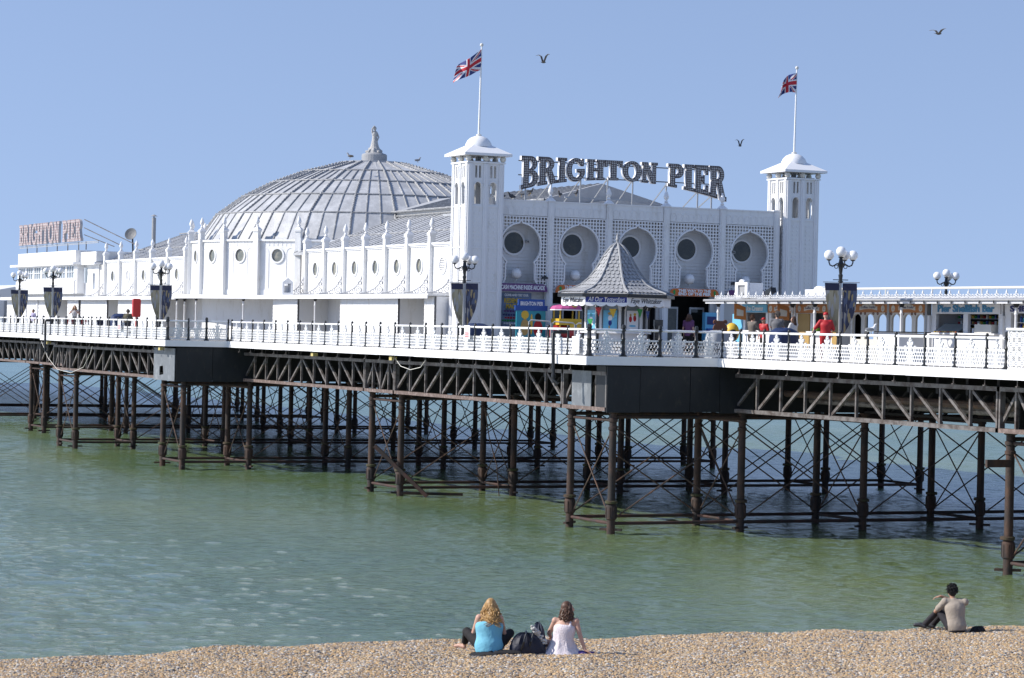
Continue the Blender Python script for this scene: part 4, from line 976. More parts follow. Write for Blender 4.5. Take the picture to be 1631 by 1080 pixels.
m = MB(); m.poly([(183.3,DZ),(186.4,DZ),(186.4,8.95),(183.3,8.95)], [[(184.0,7.2),(185.4,7.2),(185.4,8.5),(184.0,8.5)]], lambda u, v, w_: (w_, u, v), 50.35, 50.42); wn = part('window', m, CREAMG, t); m = MB(); m.box(50.44,50.46,183.9,185.5,7.1,8.6); part('pane', m, GLASSB, wn)
# further pier beyond: low white sheds and a far kiosk
t = thing('seaward_shed', 'white gabled shed farther along the pier behind the end lamp', 'building', (48, 212, DZ))
m = MB(); m.poly([(48.4, DZ), (60, DZ), (60, 9.2), (54.0, 10.3), (48.4, 9.2)], [], lambda u, v, w_: (u, w_, v), 214, 236); part('wall', m, WHITE, t)
for k in range(6): m = MB(); m.box(48.9+k*1.6, 49.8+k*1.6, 213.9, 213.98, DZ+.2, 8.9); part('door', m, GREYBOX, t)

# roof furniture behind the left wing
t = thing('satellite_dish', 'grey mesh satellite dish on the left wing roof', 'satellite dish', (52.6, 178.9, 12.4))
m = MB(); m.lathe((0,0,0), [(.03,0),(.25,.03),(.45,.10),(.44,.115),(.25,.045),(.03,.015)], 24); mt = Vector((-.62,-.70,.35)).normalized().to_track_quat('Z','Y').to_matrix(); m.v = [tuple(mt @ Vector(p) + Vector((52.5, 178.7, 13.6))) for p in m.v]; part('dish', m, plain('dish_grey', (.16,.165,.17)), t)
m = MB(); m.tube((52.7,178.8,12.2), (52.6,178.75,13.7), .06, n=8); part('mast', m, BLACK, t)
t = thing('flue', 'rusty grey flue pipe with a cap on the left wing roof', 'flue', (53.4, 176.2, 12.5))
m = MB(); m.tube((53.4,176.2,12.3), (53.4,176.2,14.75), .15, n=12); part('pipe', m, GREYBOX, t, True); m = MB(); m.lathe((53.4,176.2,14.85), [(.26,0),(.05,.12)], 12); m.tube((53.4,176.2,14.7), (53.4,176.2,14.87), .05, n=6); part('cap', m, GREYBOX, t)
m = MB(); m.box(54.0,55.4,165.5,167.2,12.9,14.0); solo('roof_unit', m, CREAMG, 'cream roof plant box between the left wing and the dome', 'plant box', (54.7, 166.3, 12.9))

# ------------------------------------------------------------------ railings
def honeycomb(L, dense=True):
    m = MB(); z0, z1 = .10, .60; c = .135; th = .034; r = c/math.sqrt(3)
    nx = int(L/c); off = (L - nx*c)/2 + c/2; rows = int((z1-z0)/(r*1.5))
    segs = set()
    for j in range(rows):
        for i in range(nx - (j % 2)):
            cx = off + i*c + (c/2 if j % 2 else 0); cz = z0 + r + j*1.5*r
            pts = [(round(cx + r*math.cos(R(30+60*k)), 3), round(cz + r*math.sin(R(30+60*k)), 3)) for k in range(6)]
            for k in range(6): segs.add(tuple(sorted((pts[k], pts[(k+1) % 6]))))
    for k, (a, b) in enumerate(sorted(segs)): m.beam((a[0], 0, a[1]), (b[0], 0, b[1]), th, th*.9, (0, 1, 0))
    h = z0 + rows*1.5*r + r*.5
    m.box(.02, L-.02, -.02, .02, z0-.04, z0); m.box(.03, L-.03, -.016, .016, h-.01, h+.03)
    for k in range(5): m.box(L*(k+.5)/5-.012, L*(k+.5)/5+.012, -.012, .012, 0, z0-.03)
    # central scrollwork crest
    c0 = L/2
    for (dx, z, ro) in ((0,.30,.16),(0,.30,.09),(-.17,.52,.11),(.17,.52,.11),(0,.64,.12),(0,.64,.06),(-.13,.14,.07),(.13,.14,.07),(-.28,.62,.06),(.28,.62,.06),(-.12,.76,.055),(.12,.76,.055)):
        m.ring((c0+dx, -.024, z), (1,0,0), (0,0,1), ro-.035, ro, (0,.048,0), 12)
    m.box(c0-.03, c0+.03, -.026, .026, .1, .9); m.box(c0-.09, c0+.09, -.02, .02, .84, .88); m.lathe((c0,0,.86), [(.03,0),(.055,.04),(.02,.09),(.01,.12)], 8)
    return m.mesh('infill_panel', RAILW)
def post_mesh(h=1.14, r=.045):
    m = MB(); m.lathe((0,0,0), [(r*2.2,0),(r*2.2,.06),(r*1.3,.10),(r*1.3,.2),(r,.24),(r,.62),(r*1.4,.66),(r,.70),(r*.9,.94),(r*1.5,.97),(r*1.5,1.0),(r*.9,1.03),(r*1.3,1.06),(r*1.1,h-.03),(r*.3,h)], 10)
    return m.mesh('post', BLACK, smooth=True)
POST = post_mesh(); BPOST = post_mesh(1.2, .062)
IN17 = honeycomb(1.62); IN15 = honeycomb(1.42)
def railing(label, pts, L, infill, off, ends=True, rz_flip=0):
    """pts: post positions in order"""
    t = thing('railing', label, 'railing', (*pts[0], DZ), 'railings along the pier deck')
    for k, p in enumerate(pts): inst('post', BPOST if (k in off) else POST, t, (*p, DZ), rnd.uniform(0, 1))
    for a, b in zip(pts[:-1], pts[1:]):
        d = Vector((b[0]-a[0], b[1]-a[1], 0)); ln = d.length; u = d/ln; rz = math.atan2(u.y, u.x)
        me = infill; wd = L
        o = inst('infill_panel', me, t, (a[0]+u.x*.04, a[1]+u.y*.04, DZ), rz, ((ln-.08)/wd, 1, 1))
        m = MB(); m.tube((a[0]+u.x*.03, a[1]+u.y*.03, DZ+.985), (b[0]-u.x*.03, b[1]-u.y*.03, DZ+.985), .042, n=8); part('top_rail', m, WHITE2, t, True)
    return t
e_ = .12
railing('white and black railing along the deck edge in front of the stalls', [(47.5+e_, 83.03-1.72*k) for k in range(10)] + [(47.5+e_, 66.5)], 1.62, IN17, (10,))
railing('shaded white railing on the short step beside the kiosk', [(42.03+e_, 84.4+e_), (43.53, 84.4+e_), (45.05, 84.4+e_), (46.57, 84.4+e_)], 1.42, IN15, (0,1,2,3))
railing('short railing end turning the corner beside the kiosk', [(46.57, 84.41+e_), (47.5+e_, 84.38), (47.5+e_, 83.05)], 1.42, IN15, ())
railing('long white railing below the keyhole front and recessed porches', [(42.0+e_, 84.55+1.697*k) for k in range(24)] + [(42.0+e_, 125.1)], 1.62, IN17, (0,))
railing('open white railing on the short step below the domed drum', [(42.0, 125.2+e_), (40.85, 125.2+e_), (39.9, 125.2+e_), (38.7+e_, 125.2+e_)], 1.42, IN15, (3, 1))
railing('white railing below the lifebuoy box and end lamps', [(38.7+e_, 125.4+1.75*k) for k in range(15)], 1.62, IN17, (0,))
railing('far white railing running seaward beyond the cable', [(42.0+e_, 150.2+1.75*k) for k in range(24)], 1.62, IN17, ())
railing('white railing running shoreward past the pierced screen', [(47.5+e_, 64.3-1.72*k) for k in range(20)], 1.62, IN17, ())
# taller pierced panel at the near end
t = thing('pierced_screen', 'tall white pierced screen of interlaced circles at the near railing end', 'railing', (47.6, 66.4, DZ))
m = MB()
for i in range(6):
    for j in range(4):
        cy_, cz_ = 66.25-.29*i, DZ+.22+.29*j
        for ro in (.20, .11): m.ring((47.6, cy_, cz_), (0,1,0), (0,0,1), ro-.04, ro, (.035,0,0), 18)
for i in range(13): y = 66.4-.145*i; m.box(47.603, 47.63, y-.012, y+.012, DZ+.06, DZ+1.24)
for j in range(9): z = DZ+.075+.145*j; m.box(47.606, 47.633, 64.6, 66.42, z-.012, z+.012)
part('circle_panel', m, RAILW, t); m = MB(); m.box(47.55, 47.66, 64.5, 66.45, DZ+1.24, DZ+1.31); part('top_rail', m, WHITE2, t)
m = MB(); m.box(47.57, 47.64, 64.5, 66.45, DZ+.02, DZ+.06); part('bottom_rail', m, WHITE2, t); inst('post', BPOST, t, (47.6, 64.55, DZ), 0, (1,1,1.1))
# notices on the rails
def notice(loc, fac, label, w_, h_, txt=True):
    t = thing('rail_notice', label, 'notice', loc); x, y, z = loc
    m = MB()
    if fac == 'E': m.box(x-.02, x, y-w_/2, y+w_/2, z, z+h_)
    else: m.box(x-w_/2, x+w_/2, y-.02, y, z, z+h_)
    part('board', m, TXTW, t)
    if txt:
        for k in range(3):
            m = MB(); m.box(x-.025, x-.021, y-w_*.36, y+w_*.36, z+h_*(.12+.14*k), z+h_*(.20+.14*k)) if fac == 'E' else None
            if m.v: part('red_line', m, RED, t)
notice((41.98, 95.2, 7.0), 'E', 'white notice with red lines on the railing near the lamp post', .55, .55)
notice((38.66, 133.4, 6.95), 'E', 'white notice with red lines on the railing below the lifebuoy box', .5, .5)
t = notice((41.98, 85.3, 6.6), 'E', 'plain cream board tied to the railing corner beside the kiosk', .6, .62, False)

# ------------------------------------------------------------------ lamp posts and pennant banners
def banner_material(name, cols, sc):
    m = bpy.data.materials.new(name); m.use_nodes = True; t = m.node_tree; b = t.nodes['Principled BSDF']
    tc = t.nodes.new('ShaderNodeTexCoord'); sp = t.nodes.new('ShaderNodeSeparateXYZ'); t.links.new(tc.outputs['Generated'], sp.inputs[0])
    n = t.nodes.new('ShaderNodeTexVoronoi'); n.inputs['Scale'].default_value = sc; t.links.new(tc.outputs['Generated'], n.inputs['Vector'])
    cr = t.nodes.new('ShaderNodeValToRGB'); cr.color_ramp.interpolation = 'CONSTANT'; e = cr.color_ramp.elements
    e[0].color = (*cols[0], 1); e[1].position = .8; e[1].color = (*cols[1], 1)
    for k, c in enumerate(cols[2:]): cr.color_ramp.elements.new(.2+.2*k).color = (*c, 1)
    sep = t.nodes.new('ShaderNodeSeparateColor'); t.links.new(n.outputs['Color'], sep.inputs[0]); t.links.new(sep.outputs[0], cr.inputs[0])
    gt = t.nodes.new('ShaderNodeMath'); gt.operation = 'GREATER_THAN'; gt.inputs[1].default_value = .86; t.links.new(sp.outputs[2], gt.inputs[0])
    mx = t.nodes.new('ShaderNodeMix'); mx.data_type = 'RGBA'; mx.inputs[7].default_value = (.012,.016,.05,1)
    t.links.new(gt.outputs[0], mx.inputs[0]); t.links.new(cr.outputs[0], mx.inputs[6]); t.links.new(mx.outputs[2], b.inputs['Base Color']); b.inputs['Roughness'].default_value = .7
    return m
BANL = banner_material('banner_text_side', [(.30,.27,.17),(.20,.17,.10),(.34,.31,.22),(.26,.23,.15),(.33,.33,.32)], 5)
BANR = banner_material('banner_photo_side', [(.03,.04,.08),(.22,.18,.10),(.015,.02,.05),(.20,.20,.20),(.05,.07,.13)], 6)
RIGHT = Vector((math.cos(YAW), math.sin(YAW), 0))
def lamp_post(x, y, label, banner=None, face=R(-25)):
    t = thing('lamp_post', label, 'street lamp', (x, y, DZ), 'globe lamp posts on the deck')
    m = MB(); m.lathe((x,y,DZ), [(.17,0),(.17,.25),(.12,.3),(.09,.9),(.13,.95),(.07,1.0),(.055,1.05)], 12); part('base', m, BLACK, t, True)
    m = MB(); m.tube((x,y,DZ+1.0), (x,y,DZ+2.95), .055, n=10); part('shaft', m, GALV, t, True)
    m = MB(); m.lathe((x,y,DZ+2.9), [(.055,0),(.10,.02),(.10,.06),(.06,.1),(.085,.3),(.055,.34),(.09,.62),(.13,.7),(.08,.78),(.06,.92),(.10,.95),(.10,.98)], 12); part('head', m, BLACK, t, True)
    m = MB(); m.beam((x-.28*RIGHT.x, y-.28*RIGHT.y, DZ+3.02), (x+.28*RIGHT.x, y+.28*RIGHT.y, DZ+3.02), .03, .03); part('ladder_bar', m, BLACK, t)
    gl = MB(); gl.ball((0,0,0), .185, 20, 12); G = gl.mesh('globe', GLOBE, smooth=True)
    inst('globe', G, t, (x, y, DZ+4.07))
    for a in (0, 180, 65):
        a = R(a) + YAW; dx, dy = math.cos(a), math.sin(a)
        m = MB(); pts = [(.03,3.55),(.14,3.62),(.22,3.56),(.30,3.52),(.40,3.56),(.44,3.66),(.44,3.72)]
        m.path([(x+r_*dx, y+r_*dy, DZ+z_) for r_, z_ in pts], .026, 8); m.lathe((x+.44*dx, y+.44*dy, DZ+3.72), [(.05,0),(.09,.03),(.09,.06)], 10)
        m.ring((x+.17*dx, y+.17*dy, DZ+3.5), (dx,dy,0), (0,0,1), .05, .075, (-.03*dy,.03*dx,0), 12); part('arm', m, BLACK, t)
        inst('globe', G, t, (x+.44*dx, y+.44*dy, DZ+3.93))
    if banner:
        b = thing('pennant_banner', banner, 'banner', (x, y, DZ+1.05), 'pennant banners on the lamp posts')
        for s0, mt_ in ((-1, BANL), (1, BANR)):
            W = .52; n = 14; vs = []; fs = []
            for k in range(n+1):
                v = k/n; z = DZ+2.9 - 1.95*v; wd = W*(1-v**2.6)+.02; bulge = .04*math.sin(v*3.1)
                for q in range(4): r_ = .06 + (wd)*q/3; vs.append((x+s0*r_*RIGHT.x*.98 - .02 + bulge*q/3*.5, y+s0*r_*RIGHT.y - .06 - bulge*q/3, z))
            for k in range(n):
                for q in range(3): o = k*4+q; fs.append((o, o+1, o+5, o+4))
            nn = len(vs); vs += [(a_+.008, b_+.012, c_) for a_, b_, c_ in vs]; fs += [tuple(i+nn for i in f)[::-1] for f in fs]
            m = MB(); m.add(vs, fs); part('banner_half', m, mt_, b)
        m = MB(); m.beam((x-.68*RIGHT.x, y-.68*RIGHT.y-.06, DZ+2.93), (x+.68*RIGHT.x, y+.68*RIGHT.y-.06, DZ+2.93), .03, .03); part('banner_rod', m, GALV, b)
lamp_post(45.5, 103.63, 'globe lamp post in front of the tower beside the wing', 'navy and tan pennant banner in front of the tower beside the wing')
lamp_post(51.0, 81.66, 'globe lamp post standing between the red shirted man and the arched screen', 'navy and tan pennant banner hanging beside the red shirted man')
lamp_post(41.5, 135.38, 'globe lamp post beside the red lifebuoy box', 'pennant banner on the lamp post beside the lifebuoy box')
lamp_post(41.3, 157.3, 'globe lamp post in front of the end block casement windows', 'pennant banner in front of the end block boarded wall')
lamp_post(43.8, 175.7, 'globe lamp post at the seaward corner of the end block', 'pennant banner at the seaward corner of the end block')
lamp_post(70.2, 103.0, 'globe lamp post rising behind the stall canopy, only its globes showing')

# ------------------------------------------------------------------ kiosk with bell roof
KX, KY = 46.0, 90.0
t = thing('kiosk', 'octagonal souvenir kiosk with grey slated bell roof and scalloped white valance', 'kiosk', (KX, KY, DZ))
A8 = [R(29.5+45*k) for k in range(8)]
def oct_(r, z): return [(KX+r*math.cos(a), KY+r*math.sin(a), z) for a in A8]
bell = [(2.28,8.90),(2.10,8.96),(1.75,9.06),(1.38,9.24),(1.08,9.50),(.84,9.82),(.64,10.16),(.45,10.48),(.24,10.74),(.05,10.86)]
def bell_r(z):
    for (r0, z0), (r1, z1) in zip(bell[:-1], bell[1:]):
        if z0 <= z <= z1: return r0 + (r1-r0)*(z-z0)/(z1-z0)
    return .05
m = MB()
for i in range(len(bell)-1):
    a, b = oct_(bell[i][0]-.02, bell[i][1]-.02), oct_(bell[i+1][0]-.02, bell[i+1][1]-.02)
    for k in range(8): m.add([a[k], a[(k+1) % 8], b[(k+1) % 8], b[k]], [(0,1,2,3)])
rf = part('roof', m, SLATE, t)
# slates: overlapping pointed courses on each face
sl_ = [MB() for _ in range(8)]
for k in range(8):
    z = 8.93; row = 0
    while z < 10.7:
        z2 = min(z+.17, 10.84); n = max(1, round(bell_r(z)*.765/.18)); p0, p1 = oct_(bell_r(z)+.015, z), oct_(bell_r(z2)+.002, z2)
        a, b, c, d = (Vector(p) for p in (p0[k], p0[(k+1) % 8], p1[(k+1) % 8], p1[k]))
        for q in range(n):
            u0, u1 = (q+.04)/n, (q+.96)/n
            if row % 2: u0 = min(1, u0+.5/n); u1 = min(1, u1+.5/n)
            if u1-u0 < .02: continue
            lo0, lo1, hi1, hi0 = a.lerp(b, u0), a.lerp(b, u1), d.lerp(c, u1), d.lerp(c, u0); lm = a.lerp(b, (u0+u1)/2); j = rnd.uniform(-.008, .008)
            o2 = Vector((math.cos((A8[k]+A8[k]+R(45))/2), math.sin(A8[k]+R(22.5)), .4)).normalized()*(.02+j)
            sl_[k].add([tuple(p) for p in (lo0.lerp(hi0,.25)+o2, lm+o2, lo1.lerp(hi1,.25)+o2, hi1, hi0)], [(0,1,2,3,4)])
        z += .14; row += 1
for k in range(8): o = part('slates', sl_[k], SLATE, rf); o['kind'] = 'stuff'
for k in range(8):
    m = MB(); m.path([(KX+(r_+.015)*math.cos(A8[k]), KY+(r_+.015)*math.sin(A8[k]), z_+.01) for r_, z_ in bell], .045, 6); part('hip_roll', m, GREYBOX, rf)
m = MB(); m.lathe((KX,KY,10.82), [(.10,0),(.06,.05),(.05,.14),(.085,.2),(.05,.26),(.06,.32),(.01,.46)], 10); part('finial', m, GREYBOX, rf, True)
m = MB(); a, b = oct_(2.30, 8.80), oct_(2.30, 8.90)
for k in range(8): m.beam(a[k], a[(k+1) % 8], .06, .12)
part('gutter', m, BLACK, t)
VT = {3: ('Faye Whittaker', TXTK), 4: ('All Our Yesterdays', TXTW), 5: ('Faye Whittaker', TXTK)}
for k in range(8):
    p, q = Vector(oct_(2.18, 8.78)[k]), Vector(oct_(2.18, 8.78)[(k+1) % 8]); L = (q-p).length; u = (q-p)/L; nrm = Vector((math.cos(A8[k]+R(22.5)), math.sin(A8[k]+R(22.5)), 0))
    sc_ = [(0,0),(L,0),(L,-.30)]
    for s0 in range(4, 0, -1):
        c = L*(s0-.5)/4; sc_ += arc(c, -.30, L/8, .09, 0, -180, 6)[1:]
    m = MB(); m.poly(sc_, [], lambda a_, b_, w_: tuple(p + u*a_ + Vector((0,0,b_)) + nrm*w_), 0, -.03); v = part('valance', m, TXTW, t)
    mid = (p+q)/2
    def onface(me, dz, off=.02, tl=0):
        o = bpy.data.objects.new('lettering', me); COL.objects.link(o); o.parent = v; o.location = mid + nrm*off + Vector((0,0,dz)) - ORG[v.name]
        zr = math.atan2(nrm.y, nrm.x) + R(90); o.rotation_euler = (Matrix.Rotation(zr, 3, 'Z') @ Matrix.Rotation(R(90), 3, 'X') @ Matrix.Rotation(tl, 3, 'Z')).to_euler()
    if k == 4:
        m = MB(); m.poly([(0.03,-.02),(L-.03,-.02),(L-.03,-.24),(.03,-.24)], [], lambda a_, b_, w_: tuple(p + u*a_ + Vector((0,0,b_)) + nrm*w_), .004, .001); part('blue_board', m, BLUE2, v)
    if k in VT: onface(text_mesh(VT[k][0], .27, .004, VT[k][1], shear=.3, width=L*.86), -.13 if k == 4 else -.17, .012)
# body: piers, arched openings, counter, prints in the windows
for k in range(8):
    p, q = Vector(oct_(1.28, DZ)[k]), Vector(oct_(1.28, DZ)[(k+1) % 8]); L = (q-p).length; u = (q-p)/L; nrm = Vector((math.cos(A8[k]+R(22.5)), math.sin(A8[k]+R(22.5)), 0))
    fn = lambda a_, b_, w_: tuple(p + u*a_ + Vector((0,0,b_)) + nrm*w_)
    hole = [(.16,.95),(L-.16,.95),(L-.16,1.75)] + arc(L/2,1.75,L/2-.16,.36,0,180,10)[1:-1] + [(.16,1.75)]
    m = MB(); m.poly([(0,0),(L,0),(L,2.3),(0,2.3)], [hole], fn, 0, -.08); wl = part('wall', m, WHITE, t)
    m = MB(); m.poly([(.1,.95),(L-.1,.95),(L-.1,2.12),(.1,2.12)], [], fn, -.09, -.12); part('pane', m, GLASSB if k in (3,4,5) else GLASSD, wl)
    m = MB(); m.beam(fn(0,0,.02), fn(0,2.3,.02), .09, .09); part('corner_post', m, BLACK, t)
    m = MB(); m.poly([(.0,.86),(L,.86),(L,.93),(.0,.93)], [], fn, .14, 0); part('counter', m, WHITE2, wl)
    br = MB(); br.path([fn(.02,1.75,.05), fn(.02,2.0,.2), fn(.02,2.2,.5), fn(.02,2.28,.85)], .025, 6); br.ring(fn(.02,2.08,.18), nrm, (0,0,1), .08, .11, tuple(u*.02), 12); part('eaves_bracket', br, BLACK, t)
    if k in (3, 4, 5):                     # framed prints: child with straw hat, two red-suited children
        m = MB(); m.poly([(.22,1.02),(L-.22,1.02),(L-.22,1.75),(.22,1.75)], [], fn, -.03, -.06); pr = part('print', m, SKYB if k != 5 else TXTW, wl)
        def blob(a_, b_, rx, rz, mm):
            m = MB(); m.poly([(a_+rx*math.cos(2*math.pi*i/12), b_+rz*math.sin(2*math.pi*i/12)) for i in range(12)], [], fn, -.026, -.029); part('printed_shape', m, mm, pr)
        c = L/2
        if k == 4: blob(c, 1.62, .10, .06, TAN); blob(c, 1.45, .085, .10, TXTW); blob(c, 1.26, .07, .11, BLUE2); blob(c-.03, 1.10, .03, .06, TAN)
        if k == 5: blob(c-.1, 1.42, .07, .12, RED); blob(c+.1, 1.45, .07, .12, RED); blob(c-.1, 1.58, .05, .05, TAN); blob(c+.1, 1.61, .06, .05, YELLOW); blob(c, 1.16, .16, .04, SKYB)
        if k == 3: blob(c, 1.3, .15, .2, TXTW); blob(c, 1.55, .08, .08, TEAL)
m = MB(); m.lathe((KX,KY,0), [(1.1,DZ),(1.1,8.9)], 8, R(29.5)); part('inner_wall', m, CREAMG, t)
for k, (a, z, mm) in enumerate(((-145, 8.35, RED), (-122, 8.3, YELLOW), (-78, 8.32, GREEN), (-160, 7.9, GREEN), (-60, 8.25, BLUE))):
    a = R(a); x, y = KX+1.45*math.cos(a), KY+1.45*math.sin(a); tx, ty = -math.sin(a), math.cos(a)
    m = MB(); m.add([(x+tx*.14, y+ty*.14, z), (x-tx*.14, y-ty*.14, z), (x+.02, y, z-.36), (x+tx*.14+.01*math.cos(a), y+ty*.14+.01*math.sin(a), z), (x-tx*.14+.01*math.cos(a), y-ty*.14+.01*math.sin(a), z)], [(0,1,2),(4,3,2),(0,3,4,1)])
    part('bunting_flag', m, mm, t)

# ------------------------------------------------------------------ things on the entrance front
LAMPC = [b+.12 for b in BAYS]
for bx, nm in zip(BAYS, ('above the purple sign', 'left of the kiosk roof', 'behind the kiosk roof', 'above the orange sign', 'beside the floodlight near the stalls')):
    t = thing('wall_lamp', f'globe wall lamp in the keyhole recess {nm}', 'wall lamp', (bx-.05, FY+.4, 9.9), 'globe lamps in the keyhole recesses')
    m = MB(); m.ball((bx-.05, FY+.3, 10.15), .27, 18, 12); part('globe', m, GLOBE, t, True)
    m = MB(); m.ring((bx-.05, FY+.3, 10.15), (1,0,0), (0,1,0), .272, .285, (0,0,.02), 20); m.lathe((bx-.05, FY+.3, 9.82), [(.04,0),(.05,.06),(.11,.1)], 10); m.path([(bx-.05,FY+.3,9.84),(bx-.1,FY+.36,9.7),(bx-.22,FY+.6,9.66),(bx-.24,FY+.82,9.62)], .022, 6); m.ring((bx-.24, FY+.74, 9.62), (0,1,0), (0,0,1), .08, .1, (.02,0,0), 12); part('scroll_arm', m, WHITE2, t)
for (x, z, lab) in ((54.2, 9.98, 'black floodlight on the lattice beside the purple sign'), (64.75, 9.98, 'black floodlight on the lattice above the stalls')):
    t = thing('floodlight', lab, 'floodlight', (x, FY-.1, z), 'floodlights on the front')
    m = MB(); m.lathe((x, FY-.28, z-.06), [(.17,0),(.16,.08),(.05,.16)], 12, sy=.8); part('housing', m, BLACK, t); m = MB(); m.tube((x, FY-.3, z+.02), (x, FY, z+.05), .025, n=6); part('arm', m, BLACK, t)
for (x, y, z, lab) in ((53.65, FY+.7, 11.75, 'white camera beside the round window above the purple sign'), (65.1, FY+.55, 11.6, 'white camera in front of the round window nearest the stalls')):
    t = thing('security_camera', lab, 'camera', (x, y, z), 'cameras on the front'); m = MB(); m.beam((x-.05,y-.25,z-.02), (x+.02,y+.05,z+.02), .13, .12); part('body', m, GALV, t); m = MB(); m.tube((x-.06,y-.27,z-.02), (x-.052,y-.25,z-.02), .04, n=8); m.tube((x,y,z), (x-.05,y+.16,z-.06), .02, n=6); part('lens', m, BLACK, t)
def arch_sign(x0, x1, lines, board, tmat, label, z0=9.29, z1=9.66):
    t = thing('fascia_sign', label, 'sign', ((x0+x1)/2, FY-.2, z0)); L = x1-x0
    o_ = [(x0,z0),(x1,z0)] + arc(x1-.26,z0,.26,z1-z0,0,90,6)[1:] + arc(x0+.26,z0,.26,z1-z0,90,180,6)
    m = MB(); m.poly(o_, [], lambda u, v, w_: (u, w_, v), FY-.2, FY-.14); b = part('board', m, board, t)
    n = len(lines)
    for k, tx in enumerate(lines): put_text(text_mesh(tx, .29 if n == 1 else .19, .004, tmat, width=L*(.88 if n == 1 else .66), bold=.01), b, ((x0+x1)/2, FY-.207, z0 + (z1-z0)*(.48 if n == 1 else (.70 if k == 0 else .27))), 'N')
    return b
arch_sign(51.75, 54.4, ['CASH MACHINE INSIDE ARCADE'], PURPLE, TXTW, 'purple arched sign reading cash machine inside arcade')
for x0, x1, nm in ((54.85, 57.55, 'half hidden behind the kiosk roof'), (61.15, 63.95, 'above the glass doors')):
    b = arch_sign(x0, x1, ['THIS WAY TO THE', 'END OF THE PIER'], ORANGE2, TXTW, f'orange arched sign to the pier end, {nm}')
    for s0 in (x0+.25, x1-.25):
        m = MB(); m.poly([(s0-.05,9.34),(s0+.05,9.34),(s0+.05,9.48),(s0+.1,9.48),(s0,9.6),(s0-.1,9.48),(s0-.05,9.48)], [], lambda u, v, w_: (u, w_, v), FY-.212, FY-.201); part('green_arrow', m, GREEN, b)
arch_sign(64.4, 67.0, [], PURPLE, TXTW, 'purple arched sign half hidden behind the canopy box')
# poster on the boarded bay
t = thing('wall_poster', 'large coloured redemption machines poster on the boarded wall', 'poster', (52.95, FY+.3, 7.6))
m = MB(); m.box(52.15, 53.75, FY+.27, FY+.31, 7.55, 9.22); b = part('sheet', m, plain('poster_sky', (.20,.26,.38), rgb2=(.06,.10,.08), f2=.44, s2=1.6), t)
for tx, z, sz, mm, wd in (('COME AND TRY OUR', 9.10, .15, TXTW, 1.3), ('REDEMPTION', 8.82, .3, YELLOW, 1.3), ('MACHINES', 8.55, .3, YELLOW, 1.1)):
    put_text(text_mesh(tx, sz, .004, mm, width=wd, bold=.012), b, (52.95, FY+.262, z), 'N')
for z, x0, x1, mm in ((8.32,52.3,52.9,PURPLE),(8.32,53.0,53.65,PINK),(8.14,52.25,53.6,TXTN),(8.0,52.35,53.2,RED),(7.86,52.2,53.7,GREEN),(7.72,52.3,53.5,TXTW)):
    m = MB(); n = int((x1-x0)/.13)
    for k in range(n): h = .05*(.7+.5*((k*7) % 5)/5); m.box(x0+(x1-x0)*k/n, x0+(x1-x0)*(k+.75)/n, FY+.262, FY+.268, z-h, z+h)
    o = part('printed_line', m, mm, b)
# head-through-the-hole photo board
t = thing('photo_board', 'blue seaside photo board headed BRIGHTON PIER with painted figures', 'photo board', (53.0, 112.6, DZ))
m = MB(); m.poly([(52.2,DZ+.1),(53.75,DZ+.1),(53.75,8.35),(52.2,8.35)], [], lambda u, v, w_: (u, w_, v), 112.6, 112.66); b = part('panel', m, TEAL, t)
m = MB(); m.poly([(52.12,8.35),(53.83,8.35),(53.83,8.6),(53.68,8.6),(53.68,8.9),(52.28,8.9),(52.28,8.6),(52.12,8.6)], [], lambda u, v, w_: (u, w_, v), 112.57, 112.66); hd = part('header', m, BLUE, t)
put_text(text_mesh('BRIGHTON PIER', .26, .004, TXTW, width=1.2, bold=.006), hd, (52.98, 112.56, 8.68), 'N')
for (x, z, rx, rz, mm) in ((52.65,8.15,.2,.2,YELLOW),(52.65,8.05,.12,.13,TAN),(52.65,7.55,.22,.4,TAN),(53.35,8.05,.16,.19,DARK),(53.35,8.02,.1,.12,TAN),(53.35,7.5,.24,.4,RED),(53.0,7.7,.06,.5,YELLOW)):
    m = MB(); m.poly([(x+rx*math.cos(2*math.pi*i/14), z+rz*math.sin(2*math.pi*i/14)) for i in range(14)], [], lambda u, v, w_: (u, w_, v), 112.575+.004*(rx < .15), 112.6); part('painted_shape', m, mm, b)
m = MB(); m.beam((52.4,112.66,DZ+.1), (52.4,113.3,DZ+.02), .06, .06); m.beam((53.5,112.66,DZ+.1), (53.5,113.3,DZ+.02), .06, .06); m.box(52.35,52.45,112.6,112.66,DZ,DZ+.12); m.box(53.45,53.55,112.6,112.66,DZ,DZ+.12); part('foot', m, BLUE, t)
# coin-operated ride car
t = thing('ride_on_car', 'red and pink coin operated ride car with canopy and yellow lamp', 'ride', (54.6, 112.0, DZ))
m = MB(); m.box(53.7,55.6,111.5,112.6,DZ+.1,DZ+.35); part('plinth', m, BLUE, t)
m = MB(); m.lathe((0,0,0), [(.05,-.95),(.3,-.9),(.42,-.6),(.46,0),(.42,.6),(.25,.9),(.05,.95)], 14); m.v = [(54.6+p[2], 112.05+p[0]*.9, DZ+.85+p[1]*.85) for p in m.v]; part('body', m, plain('ride_red', (.42,.03,.04), .3), t, True)
for x in (53.95, 55.2):
    m = MB(); m.tube((x,111.55,DZ+.55), (x,111.68,DZ+.55), .22, n=16); part('wheel', m, BLACK, t)
m = MB(); m.ball((54.85,111.55,DZ+1.15), .26, 12, 8, (1.25,.5,.75)); part('bonnet_ornament', m, YELLOW, t, True)
for x in (54.1, 55.1):
    for y in (111.7, 112.4): m = MB(); m.tube((x,y,DZ+1.1), (x,y,DZ+1.95), .035, n=6); part('canopy_post', m, YELLOW, t)
